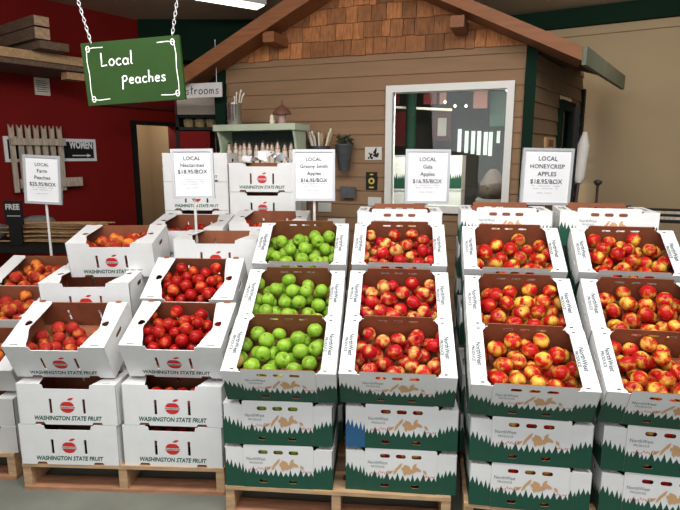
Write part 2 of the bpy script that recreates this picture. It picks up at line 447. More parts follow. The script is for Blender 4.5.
# lookout blocks and cedar soffit under the overhang
sf = MB(); k = Vector((0, .03, -.055)); e2 = Vector((0, OV - .04, 0))
slab(sf, eL + k, ap + k, ap + k + e2, eL + k + e2, .02); slab(sf, ap + k, eR + k, eR + k + e2, ap + k + e2, .02)
sf.build('soffit', 'rake', shed)
for sg, s in ((1, -.42), (-1, 1.1)):
    zz = AZ + .02 - abs(s - AX) * slope - .12
    MB().box((s - .05, -OV + .03, zz - .05), (s + .05, 0, zz + .03)).build('lookout', 'rake', shed)
eb = MB(); dn = Vector((0, 0, -.12)); out = sdl.cross(Z3) * .03
a0, b0 = eR + Vector((0, 0, .015)), eRb + Vector((0, 0, .015))
vs = [a0, b0, b0 + dn, a0 + dn]; vs += [p + out for p in vs]
eb.add(vs, [(0, 1, 2, 3), (7, 6, 5, 4), (0, 4, 5, 1), (1, 5, 6, 2), (2, 6, 7, 3), (3, 7, 4, 0)]); eb.build('eave_board', 'eave', shed)
# side wall
S0 = Vector((SR, 0, 0)); sside = MB(); Sm = frame_mat(S0, sdl, Z3)
# y of that frame points (z cross x): away from the outside face
SWL = 1.72; SW = (.86, 1.45, 1.30, 2.03); z = 0
def clap2(mb, s0, s1, z0, z1):
    vs = [(s0, 0, z0), (s1, 0, z0), (s1, -.018, z0), (s0, -.018, z0), (s0, 0, z1), (s1, 0, z1), (s1, -.004, z1), (s0, -.004, z1)]
    mb.add([Sm @ Vector(v) for v in vs], [(0, 1, 2, 3), (4, 7, 6, 5), (3, 2, 6, 7), (0, 3, 7, 4), (1, 5, 6, 2), (0, 4, 5, 1)])
while z < 2.40:
    z1 = min(z + rowh, 2.43)
    if z1 <= SW[1] or z >= SW[3]: clap2(sside, 0, SWL, z, z1)
    else: clap2(sside, 0, SW[0], z, z1); clap2(sside, SW[2], SWL, z, z1)
    z += rowh
sside.build('side_siding', 'siding2', shed)
MB().box((SWL - .03, -.04, 0), (SWL + .04, .03, 2.25), 0, Sm).build('corner_trim', 'black', shed)
sw = MB()
for (a, b, c, d) in ((SW[0] - .05, SW[1] - .05, SW[0] + .03, SW[3] + .05), (SW[2] - .03, SW[1] - .05, SW[2] + .05, SW[3] + .05), (SW[0], SW[3] - .03, SW[2], SW[3] + .05), (SW[0], SW[1] - .05, SW[2], SW[1] + .03)):
    sw.box((a, -.04, b), (c, .01, d), 0, Sm)
swf = sw.build('side_window', 'dgreen', shed)
MB().box((SW[0] + .03, .0, SW[1] + .03), (SW[2] - .03, .006, SW[3] - .03), 0, Sm).build('pane', 'glass', swf)
MB().box((SW[0] + .03, .03, 1.72), (SW[2] - .03, .04, SW[3] - .03), 0, Sm).build('blind', 'cream', swf)
# front window
wf = MB(); a, b, c, d = WIN; fw = .035
for q in ((a - .02, b - .02, a + fw, d + .02), (c - fw, b - .02, c + .02, d + .02), (a + fw, d - fw, c - fw, d + .02), (a + fw, b - .02, c - fw, b + fw)):
    wf.box((q[0], -.05, q[1]), (q[2], .06, q[3]))
wfo = wf.build('window_frame', 'frame', shed)
MB().box((a + fw, .015, b + fw), (c - fw, .021, d - fw)).build('pane', 'glass', wfo)
# the room behind the glass
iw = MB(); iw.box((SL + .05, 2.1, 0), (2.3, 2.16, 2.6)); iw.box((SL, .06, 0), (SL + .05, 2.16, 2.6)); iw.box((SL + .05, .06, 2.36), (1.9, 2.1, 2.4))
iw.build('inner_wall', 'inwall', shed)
def insh(px, py, dep):
    p = at_plane(px, py, H0 - Hn * dep, Hn) - H0; return p.dot(Hd), dep, p.z
def inbox(px0, py0, px1, py1, dep, th, name, m):
    a = insh(px0, py0, dep); b = insh(px1, py1, dep); return MB().box((a[0], dep, b[2]), (b[0], dep + th, a[2])).build(name, m, shed)
gx = insh(411, 120, .9)[0]; MB().tube([(gx, .9, 0), (gx, .9, 2.36)], .05, 0, 10).build('inner_post', 'dgreen', shed)
a = insh(388, 107, 1.0); b = insh(452, 110, 1.0); MB().tube([a, b], .014).build('hanging_rail', 'stick', shed)
for px0, px1, m in ((424, 431, 'redcloth'), (433, 436, 'redcloth'), (391, 399, 'redcloth'), (440, 446, 'pink')): inbox(px0, 86, px1, 104, 1.3, .03, 'red_banner', m)
inbox(474, 86, 487, 108, 1.35, .03, 'pink_banner', 'pink')
inbox(491, 92, 508, 126, 1.6, .03, 'green_panel', 'dkgreenink')
for px0, y0, y1 in ((458, 129, 152), (465, 131, 153), (471.5, 131, 154), (477.5, 131, 155), (484, 132, 155), (489, 132, 156), (497, 131, 143)): inbox(px0, y0, px0 + 2.6, y1, 2.05, .03, 'lit_window_slit', 'lit')
pfo = inbox(433, 112, 450, 141, 1.7, .03, 'inner_picture', 'reddark')
a = insh(438, 118, 1.69); b = insh(446, 136, 1.69); MB().box((a[0], 1.685, b[2]), (b[0], 1.699, a[2])).build('print', 'greyw', pfo)
for px, py in ((445, 102), (455, 106), (466, 106), (507, 90)):
    MB().lathe([(.004, -.016), (.016, 0), (.004, .016)], 8, 0, insh(px, py, 1.1)).build('fairy_light', 'bulb', shed)
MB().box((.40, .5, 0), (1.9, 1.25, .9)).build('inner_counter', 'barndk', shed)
inbox(388, 112, 405, 146, 1.8, .04, 'dark_red_hanging', 'redcloth')
l = bpy.data.lights.new('shed_fill_light', 'AREA'); l.shape = 'RECTANGLE'; l.energy = 55; l.size = .9; l.size_y = .25; l.color = (1, .93, .85)  # unseen fill light, added to brighten the room behind the glass
lo = bpy.data.objects.new('shed_fill_light', l); COL.objects.link(lo); lo.location = hx(1.0, -.22, 2.33); lo.rotation_euler = (0, 0, -psi)

# ------------------------------------------------------------------ boxes: one of each kind, then copies
W, D = .48, .32
def trees(u0, u1, seed, lo=.062, edge=.03, hmin=.015, hmax=.038, cx=0, half=.24):
    """top outline of a printed treeline from u1 down to u0"""
    r = random.Random(seed); pts = []; x = u0
    while x < u1 - .006:
        w_ = min(r.uniform(.012, .026), u1 - x); b = lo + edge * (abs((x - cx) / half)) ** 2.2 + r.uniform(-.003, .003); h = r.uniform(hmin, hmax)
        pts += [(x, b), (x + w_ * .26, b + h * .42), (x + w_ * .22, b + h * .42), (x + w_ * .5, b + h), (x + w_ * .78, b + h * .42), (x + w_ * .74, b + h * .42), (x + w_ * .96, b)]
        x += w_
    out = []
    for p in pts:
        if not out or p[0] > out[-1][0] + 1e-5 or p[1] != out[-1][1]: out.append(p)
    return [(u0, 0)] + [(u0, out[0][1])] + out[1:] + [(u1, out[-1][1]), (u1, 0)]

def leaf(cx, cy, l, w_, ang, n=5):
    ca, sa = math.cos(ang), math.sin(ang); p = []
    for k in range(n + 1):
        t = k / n; p.append((t * l - l / 2, math.sin(math.pi * t) * w_))
    for k in range(n - 1, 0, -1):
        t = k / n; p.append((t * l - l / 2, -math.sin(math.pi * t) * w_))
    return [(cx + a * ca - b * sa, cy + a * sa + b * ca) for a, b in p]
def disc(cx, cy, r, n=12): return [(cx + r * math.cos(2 * math.pi * k / n), cy + r * math.sin(2 * math.pi * k / n)) for k in range(n)]

CW = .155        # half width of the raised middle panel
HC, HM = .186, .207
def apple_box(ink='green'):
    r = empty('apple_box')
    slots = [arc_rect(x, .172, .043, .018) for x in (-.068, 0, .068)]
    low = [arc_rect(x, .032, .036, .016) for x in (-.068, .064)]
    p = MB()
    p.plate([(-CW, 0), (CW, 0), (CW, HM - .006), (CW - .006, HM), (-CW + .006, HM), (-CW, HM - .006)], slots + low, (0, -.0025, 0), X3, Z3, .0035, 0, 1, 1)
    p.plate(trees(-CW, CW, 4, .058, .028, cx=.02), low, (0, -.0032, 0), X3, Z3, 0, 2)
    f = (0, -.0032, 0)
    p.text('NorthWest', .021, (-.142, -.0032, .132), X3, Z3, 3, 'l', fit=.085)
    p.text('PRODUCE', .0135, (-.128, -.0032, .115), X3, Z3, 3, 'l', fit=.058)
    q = random.Random(5)
    for cx, cy, l_, w_, a in ((-.02, .105, .05, .006, 1.1), (-.005, .125, .045, .006, 1.0), (-.045, .095, .035, .006, .6), (.03, .12, .045, .011, 2.4), (.05, .105, .04, .010, .4),
                              (.075, .115, .035, .008, 2.7), (.02, .098, .03, .008, 1.6), (.06, .132, .03, .006, .9), (.105, .105, .026, .006, 2.2)):
        f = (0, f[1] - .00015, 0); p.plate(leaf(cx, cy, l_, w_, a), [], f, X3, Z3, 0, 4)
    for cx, cy, rr_ in ((.035, .103, .013), (.062, .118, .012), (.014, .116, .010)): f = (0, f[1] - .00015, 0); p.plate(disc(cx, cy, rr_), [], f, X3, Z3, 0, 4)
    for k in range(9):   # handwritten flourish
        p.plate(leaf(-.125 + k * .0095, .088 + .004 * math.sin(k * 1.9) + k * .0012, .014, .0017, .9 if k % 2 else 2.2, 3), [], f, X3, Z3, 0, 5)
        if k < 6: p.plate(leaf(.105 + k * .008, .083 + .003 * math.sin(k * 1.7), .012, .0016, .9 if k % 2 else 2.2, 3), [], f, X3, Z3, 0, 5)
    p.build('front_panel', ['white', 'kraft', ink, 'slate', 'tan', 'redink'], r)
    for sg in (-1, 1):
        p = MB(); a, b = (-W / 2, -CW + .001) if sg < 0 else (CW - .001, W / 2)
        p.plate(rect(a, 0, b, HC), [], (0, 0, 0), X3, Z3, .0035, 0, 1, 0)
        p.plate(trees(a, b, 11 + sg, .062, .042, cx=.0), [], (0, -.0007, 0), X3, Z3, 0, 2)
        p.build('corner_panel', ['white', 'kraft', ink], r)
    p = MB(); bs = [arc_rect(x, .178, .043, .012) for x in (-.068, 0, .068)]
    p.plate([(-W / 2, 0), (W / 2, 0), (W / 2, HC), (CW, HC), (CW, HM - .004), (CW - .006, HM + .002), (-CW + .006, HM + .002), (-CW, HM - .004), (-CW, HC), (-W / 2, HC)], bs, (0, D, 0), -X3, Z3, .0035, 0, 1, 1)
    p.plate(trees(-W / 2, W / 2, 21, .06, .03), [], (0, D + .0007, 0), -X3, Z3, 0, 2)
    p.build('back_panel', ['white', 'kraft', ink], r)
    for sg in (-1, 1):
        p = MB(); hs = [arc_rect(D / 2 + x, .150, .04, .016) for x in (-.05, .05)]
        if sg > 0: p.plate(rect(0, 0, D, HC), hs, (W / 2, 0, 0), Y3, Z3, .0035, 0, 1, 0); p.plate(trees(0, D, 31, .055, .03, cx=D / 2, half=D / 2), [], (W / 2 + .0007, 0, 0), Y3, Z3, 0, 2)
        else: p.plate([(-x, y) for x, y in rect(0, 0, D, HC)], [[(-x, y) for x, y in h] for h in hs], (-W / 2, 0, 0), -Y3, Z3, .0035, 0, 1, 0); p.plate([(-x, y) for x, y in trees(0, D, 32, .055, .03, cx=D / 2, half=D / 2)], [], (-W / 2 - .0007, 0, 0), -Y3, Z3, 0, 2)
        p.build('side_panel', ['white', 'kraft', ink], r)
    for sg in (-1, 1):
        g = .063; p = MB()
        ol = [(0, 0), (g + .012, 0), (g + .012, .008), (g, .022), (g, D - .026), (g + .012, D - .008), (g + .012, D), (0, D)]
        hs = [arc_rect(.045, .015, .016, .007), arc_rect(.045, D - .015, .016, .007)]
        ol = [(-W / 2 + x if sg < 0 else W / 2 - x, y) for x, y in ol]; hs = [[(-W / 2 + x if sg < 0 else W / 2 - x, y) for x, y in h] for h in hs]
        p.plate(ol, hs, (0, 0, HC + .0035), X3, Y3, .0035, 0, 1, 0)
        x0 = sg * (W / 2 - .036); d = -Y3 if sg < 0 else -Y3; ax = Vector((1, 0, 0))
        p.text('NorthWest', .028, (x0 - .006, D / 2 + (.0), HC + .0043), d, ax, 2, 'c', fit=.125, bold=.0008)
        p.text('PRODUCE', .018, (x0 - .025, D / 2, HC + .0043), d, ax, 2, 'c', fit=.085, bold=.0006)
        p.build('ledge', ['white', 'kraft', 'slate'], r)
    MB().box((-W / 2 + .004, .004, .001), (W / 2 - .004, D - .004, .005)).build('bottom_panel', 'kraft', r)
    return r

W2, D2, H2 = .475, .31, .200
def fruit_box():
    r = empty('fruit_box'); p = MB()
    slots = [rect(x - .0065, .056, x + .0065, .130) for x in (-.080, .080)]
    fr = [(-W2 / 2, 0), (-.165, 0), (-.158, .013), (-.118, .013), (-.112, 0), (.112, 0), (.118, .013), (.158, .013), (.165, 0), (W2 / 2, 0), (W2 / 2, H2),
          (.115, H2), (.110, H2 - .021), (-.110, H2 - .021), (-.115, H2), (-W2 / 2, H2)]
    p.plate(fr, slots, (0, 0, 0), X3, Z3, .004, 0, 1, 0)
    f = (0, -.0008, 0)
    ap = [(-.0, .118)]
    out = []
    for k in range(20):
        t = 2 * math.pi * k / 20 + math.pi / 2
        rr_ = .034 * (1 - .16 * math.exp(-((k if k < 10 else 20 - k) / 1.6) ** 2) - .07 * math.exp(-((k - 10) / 2.0) ** 2))
        out.append((rr_ * math.cos(t), .090 + rr_ * .92 * math.sin(t)))
    p.plate(out, [], f, X3, Z3, 0, 2)
    p.plate(leaf(.017, .130, .034, .006, .3), [], f, X3, Z3, 0, 2)
    p.plate(rect(-.041, .0835, .041, .0945), [], (0, -.0012, 0), X3, Z3, 0, 0)
    p.text('WASHINGTON', .0105, (0, -.0016, .0855), X3, Z3, 3, 'c', fit=.072, bold=.0004)
    p.text('WASHINGTON STATE FRUIT', .030, (0, -.0008, .0235), X3, Z3, 3, 'c', shear=.22, bold=.0009, fit=.325)
    p.build('front_panel', ['white', 'kraft', 'redink', 'dkgreenink'], r)
    p = MB(); p.plate(rect(-W2 / 2, 0, W2 / 2, H2), [rect(x - .006, .085, x + .006, .15) for x in (-.08, .08)], (0, D2, 0), -X3, Z3, .004, 0, 1, 1); p.build('back_panel', ['white', 'kraft'], r)
    for sg in (-1, 1):
        p = MB(); h = arc_rect(D2 / 2, .15, .07, .026)
        if sg > 0: p.plate(rect(0, 0, D2, H2), [h], (W2 / 2, 0, 0), Y3, Z3, .004, 0, 1, 0)
        else: p.plate([(-x, y) for x, y in rect(0, 0, D2, H2)], [[(-x, y) for x, y in h]], (-W2 / 2, 0, 0), -Y3, Z3, .004, 0, 1, 0)
        p.build('side_panel', ['white', 'kraft'], r)
    for sg in (-1, 1):
        ol = [(0, 0), (.112, 0), (.110, .012)]
        for k in range(13):
            t = k / 12; y = .02 + t * (D2 - .035)
            x = .105 - .038 * min(1, t / .38) ** 1.3 if t < .38 else .067 + .030 * ((t - .38) / .62) ** .8
            ol.append((x, y))
        ol += [(.097, D2 - .01), (.088, D2), (.062, D2), (.060, D2 + .006), (.030, D2 + .006), (.028, D2), (0, D2)]
        hole = [(.047 + .017 * math.cos(a_) * (1 + .35 * math.cos(a_)), D2 * .5 + .018 * math.sin(a_)) for a_ in [2 * math.pi * k / 14 for k in range(14)]]
        s2 = [arc_rect(.05, .014, .04, .005)]
        fx = (lambda x: -W2 / 2 + x) if sg < 0 else (lambda x: W2 / 2 - x)
        p = MB(); p.plate([(fx(x), y) for x, y in ol], [[(fx(x), y) for x, y in h] for h in [hole] + s2], (0, 0, H2 + .004), X3, Y3, .004, 0, 1, 0)
        p.plate([(fx(x), y) for x, y in arc_rect(.045, D2 + .001, .034, .018)], [], (0, 0, H2 + .0048), X3, Y3, 0, 1)
        p.build('flap', ['white', 'kraft'], r)
    MB().box((-W2 / 2 + .005, .005, .001), (W2 / 2 - .005, D2 - .005, .006)).build('bottom_panel', 'kraft', r)
    return r
H0T = .14
def peach_tray():
    r = empty('peach_tray')
    MB().plate([(-W2 / 2, 0), (W2 / 2, 0), (W2 / 2, H0T), (.16, H0T), (.15, H0T - .02), (-.15, H0T - .02), (-.16, H0T), (-W2 / 2, H0T)], [], (0, 0, 0), X3, Z3, .004, 0, 1, 0).build('front_panel', ['greyw', 'kraft'], r)
    MB().plate(rect(-W2 / 2, 0, W2 / 2, H0T), [], (0, D2, 0), -X3, Z3, .004, 0, 1, 1).build('back_panel', ['greyw', 'kraft'], r)
    for sg in (-1, 1):
        p = MB()
        if sg > 0: p.plate(rect(0, 0, D2, H0T), [], (W2 / 2, 0, 0), Y3, Z3, .004, 0, 1, 0)
        else: p.plate([(-x, y) for x, y in rect(0, 0, D2, H0T)], [], (-W2 / 2, 0, 0), -Y3, Z3, .004, 0, 1, 0)
        p.build('side_panel', ['greyw', 'kraft'], r)
        fx = (lambda x: -W2 / 2 + x) if sg < 0 else (lambda x: W2 / 2 - x)
        MB().plate([(fx(x), y) for x, y in [(0, 0), (.10, 0), (.085, .03), (.085, D2 - .02), (.07, D2), (0, D2)]], [], (0, 0, H0T + .004), X3, Y3, .004, 0, 1, 0).build('ledge', ['white', 'kraft'], r)
    MB().box((-W2 / 2 + .005, .005, .001), (W2 / 2 - .005, D2 - .005, .006)).build('bottom_panel', 'kraft', r)
    return r
PROTO = {'apple': apple_box(), 'fruit': fruit_box(), 'tray': peach_tray()}
index_kids()
_first = {k: True for k in PROTO}
def put(kind, x, y, z, yaw=0, tilt=0, label='', group=None):
    if _first[kind]: o = PROTO[kind]; _first[kind] = False
    else: o = copy_tree(PROTO[kind])
    o.location = (x, y, z); o.rotation_euler = (R(tilt), 0, R(-yaw))
    tag(o, label, {'apple': 'box', 'fruit': 'box', 'tray': 'box'}[kind], group); return o
def back(x, y, yaw, off, side_=0):
    return x + math.sin(R(yaw)) * off + math.cos(R(yaw)) * side_, y + math.cos(R(yaw)) * off - math.sin(R(yaw)) * side_

# ------------------------------------------------------------------ fruit
def fruit_mesh(kind):
    b = MB()
    if kind == 'apple':
        prof = []
        n = 13
        for k in range(n + 1):
            t = math.pi * k / n; zz = -math.cos(t)
            rr_ = math.sin(t) ** .86
            z2 = zz * .88
            if k == 0: rr_, z2 = .0, -.70
            if k == 1: rr_, z2 = .26, -.85
            if k == n: rr_, z2 = 0.0, .52
            if k == n - 1: rr_, z2 = .22, .76
            if k == n - 2: rr_, z2 = .50, .885
            rr_ *= 1.0 + .06 * zz
            prof.append((max(rr_, .002), z2))
        b.lathe(prof, 18, 0, fn=lambda t, z_: 1 + .025 * math.cos(5 * t) * (1 if z_ < 0 else .5))
        b.lathe([(.11, -.765), (.07, -.80), (.01, -.78)], 6, 1)
    else:
        prof = []
        n = 12
        for k in range(n + 1):
            t = math.pi * k / n; prof.append((max(.002, math.sin(t)), -math.cos(t) * .95 if k != n else .82))
        b.lathe(prof, 18, 0, fn=lambda t, z_: 1 - .07 * math.exp(-((t - math.pi) / .16) ** 2))
    return b
FM = {}
def fruit_proto(name, shape, mats):
    o = fruit_mesh(shape).build(name, mats); me = o.data; bpy.data.objects.remove(o); FM[name] = me
fruit_proto('green_apple', 'apple', ['green_apple', 'calyx']); fruit_proto('gala_apple', 'apple', ['gala', 'calyx'])
fruit_proto('honeycrisp_apple', 'apple', ['honey', 'calyx']); fruit_proto('blushed_apple', 'apple', ['blush_apple', 'calyx'])
fruit_proto('nectarine', 'peach', ['nectar']); fruit_proto('peach', 'peach', ['peach'])
so = MB().tube([(0, 0, .50), (.03, .01, .74), (.10, .03, .98)], [.035, .03, .045], 0, 5).build('stem', 'stemm'); STEM = so.data; bpy.data.objects.remove(so)
ORD = ['', 'second ', 'third ', 'fourth ', 'fifth ', 'sixth ', 'seventh ', 'eighth ', 'ninth ', 'tenth ', 'eleventh ', 'twelfth ', 'thirteenth ', 'fourteenth ', 'fifteenth ', 'sixteenth ', 'seventeenth ', 'eighteenth ', 'nineteenth ', 'twentieth ']
RNG = np.random.default_rng(11)

def pack(n, r0, w_, d_, pad, slope_, seed, wall=.006, lw=.073, hz=.178):
    rg = np.random.default_rng(seed); P = []
    for i in range(n):
        r = r0 * rg.uniform(.93, 1.06)
        xs = rg.uniform(-w_ / 2 + wall + r, w_ / 2 - wall - r, 1400); ys = rg.uniform(wall + r, d_ - wall - r, 1400)
        zs = np.full(1400, pad + r)
        for (px, py, pz_, pr) in P:
            d2 = (xs - px) ** 2 + (ys - py) ** 2; rr2 = (r + pr) ** 2
            h = np.where(d2 < rr2, pz_ + np.sqrt(np.maximum(rr2 - d2, 0)), 0); zs = np.maximum(zs, h)
        pot = zs * math.cos(slope_) + ys * math.sin(slope_) + rg.uniform(0, .004, 1400)
        pot = np.where((np.abs(xs) + r > w_ / 2 - lw) & (zs + r > hz), 9.0, pot); pot = np.where(zs + r > hz + .03, 9.0, pot)
        if pot.min() > 8: break
        k = int(np.argmin(pot)); P.append((xs[k], ys[k], zs[k], r))
    return P

def fill(box, kind, n, r0, boxphrase, w_, d_, pad, slope_, seed, cut=(0, 0), hrim=.2, inset=0, lw=.073, hz=.178):
    """fruit lying in an open box; visible ones get a label of their own"""
    mw = box.matrix_basis.copy(); P = pack(n, r0, w_, d_, pad, slope_, seed, .006 + inset / 2, lw, hz)
    ws = [mw @ Vector(p[:3]) for p in P]; camp = Vector((0, 0, CAM_H))
    # what the camera can see of each one
    vis = []
    for i, c in enumerate(ws):
        d = (camp - c).normalized(); a = d.cross(Z3).normalized(); b = a.cross(d); hit = 0; tot = 0
        for k in range(12):
            t = 2 * math.pi * k / 12; q = c + (a * math.cos(t) + b * math.sin(t)) * P[i][3] * .62; tot += 1; ok = True
            loc = mw.inverted() @ q; cl_ = mw.inverted() @ camp; dl = cl_ - loc
            tt = (0 - loc.y) / dl.y if abs(dl.y) > 1e-6 else -1
            if tt > 0 and (loc + dl * tt).z < hrim and abs((loc + dl * tt).x) < w_ / 2: ok = False
            if ok:
                for j, c2 in enumerate(ws):
                    if j == i: continue
                    oc = c2 - q; pr = oc.dot(d)
                    if pr > 0 and (oc - d * pr).length < P[j][3]: ok = False; break
            hit += ok
        vis.append(hit / tot)
    rows = {0: [], 1: [], 2: []}
    for i, p in enumerate(P):
        if vis[i] > .15: rows[min(2, int(p[1] / d_ * 3))].append(i)
    order = {}
    for rw, ids in rows.items():
        ids.sort(key=lambda i: P[i][0])
        for k, i in enumerate(ids): order[i] = (rw, k, len(ids))
    rg = random.Random(seed)
    for i, c in enumerate(ws):
        nm = kind; blush = rg.uniform(-.32, .30); desc = ''
        if kind == 'green_apple':
            blush = rg.uniform(-.4, .2); desc = 'green apple'
            if i in order and boxphrase.startswith('lowest') and i == max((j for j in order if P[j][0] < -.03 and order[j][0] < 2), key=lambda j: vis[j]): nm = 'blushed_apple'; desc = 'tan blushed green apple'; blush = .3
        elif kind == 'gala_apple':
            blush = rg.choice([.38, .30, .24, .42, .12, -.15, .40, .28]); desc = 'red apple' if blush > .22 else ('red and yellow apple' if blush > -.1 else 'mostly yellow apple')
        elif kind == 'honeycrisp_apple':
            blush = rg.choice([.32, .2, .08, -.04, .12, -.25, .36, .25, .17]); desc = 'red apple' if blush > .15 else ('red and yellow apple' if blush > -.1 else 'mostly yellow apple')
        elif kind == 'nectarine': blush = rg.choice([.4, .3, .1, .35, .2, .25, -.1]); desc = 'red nectarine' if blush > 0 else 'orange red nectarine'
        else:
            dark = 'lowest box of the peach' in boxphrase
            blush = rg.choice([.45, .4, .3]) if dark else rg.choice([.2, .1, -.05, -.3, .25])
            desc = ('deep red peach' if dark else 'red peach') if blush > 0 else 'yellow orange peach'
        me = FM[nm]; o = bpy.data.objects.new('green_apple' if nm == 'blushed_apple' else nm, me); COL.objects.link(o)
        r = P[i][3]; sc = r * (.985 if kind in ('nectarine', 'peach') else .97)
        o.scale = (sc, sc, sc * rg.uniform(.93, 1.02)); o.location = c
        tip = rg.choice([rg.uniform(0, .7), rg.uniform(.6, 1.6), rg.uniform(1.7, 2.9)])
        o.rotation_euler = (tip * rg.choice([1, -1, 1]), rg.uniform(-.5, .5), rg.uniform(0, 6.28)); o.color = (blush, 0, 0, 1)
        if kind.endswith('apple'):
            s_ = bpy.data.objects.new('stem', STEM); COL.objects.link(s_); s_.parent = o
        if i in order:
            rw, k, m = order[i]
            pos = ('leftmost' if k == 0 else 'rightmost' if k == m - 1 else ORD[k] + 'from left') if m > 1 else 'alone'
            lab = f"{desc}, {pos}, {('front', 'middle', 'back')[rw]} row, {boxphrase}"
        else: lab = f"{desc.split(' ')[-1]} mostly buried under others, {boxphrase}"
        tag(o, lab, 'peach' if kind == 'peach' else 'nectarine' if kind == 'nectarine' else 'apple', f"{kind.replace('_', ' ')}s in the {boxphrase}")

def loose(kind, c, r, label, group, blush, seed):
    rg = random.Random(seed); o = bpy.data.objects.new(kind, FM[kind]); COL.objects.link(o); o.location = c; o.scale = (r, r, r)
    o.rotation_euler = (rg.uniform(0, 1.5), rg.uniform(0, 1), rg.uniform(0, 6)); o.color = (blush, 0, 0, 1)
    return tag(o, label, kind.split('_')[-1], group)

def pad_in(box, z, w_, d_):
    """the brown pad a shallow layer of fruit lies on, part of its box"""
    MB().box((-w_ / 2 + .006, .007, z - .004), (w_ / 2 - .006, d_ - .007, z)).build('pad', 'kraft', box)

def spacer(x, y, z0, h, yaw, lab):
    if h < .004: return
    o = MB().box((-.21, .02, 0), (.21, .28, h)).build('wooden_block', 'pallet'); o.location = (x, y, z0); o.rotation_euler = (0, 0, R(-yaw)); tag(o, lab, 'wooden block')

# ------------------------------------------------------------------ pallets
def pallet(x, y, yaw, w_, d_, label, h=.14):
    p = empty('wooden_pallet', (x, y, 0), (0, 0, R(-yaw)), label, 'pallet', None)
    rg = random.Random(int(x * 100))
    for k in range(8):
        y0 = k * (d_ - .09) / 7
        MB().box((-w_ / 2, y0, h - .018), (w_ / 2, y0 + .09, h)).build('deck_board', 'pallet', p)
    for k in (-1, 0, 1):
        x0 = k * (w_ / 2 - .02)
        b = MB(); b.box((x0 - .02, .004, .016), (x0 + .02, d_ - .004, h - .018)); b.build('stringer', 'pallet', p)
    for y0 in (0, d_ / 2 - .05, d_ - .1): MB().box((-w_ / 2, y0, 0), (w_ / 2, y0 + .1, .016)).build('bottom_board', 'palletred', p)
    return p
PT = .14
pallet(-1.042, 2.352, 2.8,   .985, 1.06, 'wooden pallet under the peach and nectarine boxes with red apple logos')
pallet(-.018, 2.150, 5.2, 1.0, 1.2, 'wooden pallet under the green apple and gala apple boxes')
pallet(1.022, 1.985, 10.0, 1.0, 1.30, 'wooden pallet under the honeycrisp apple boxes')
pallet(-2.02, 2.47, 2.0, .80, 1.02, 'wooden pallet under the plain grey white peach trays')

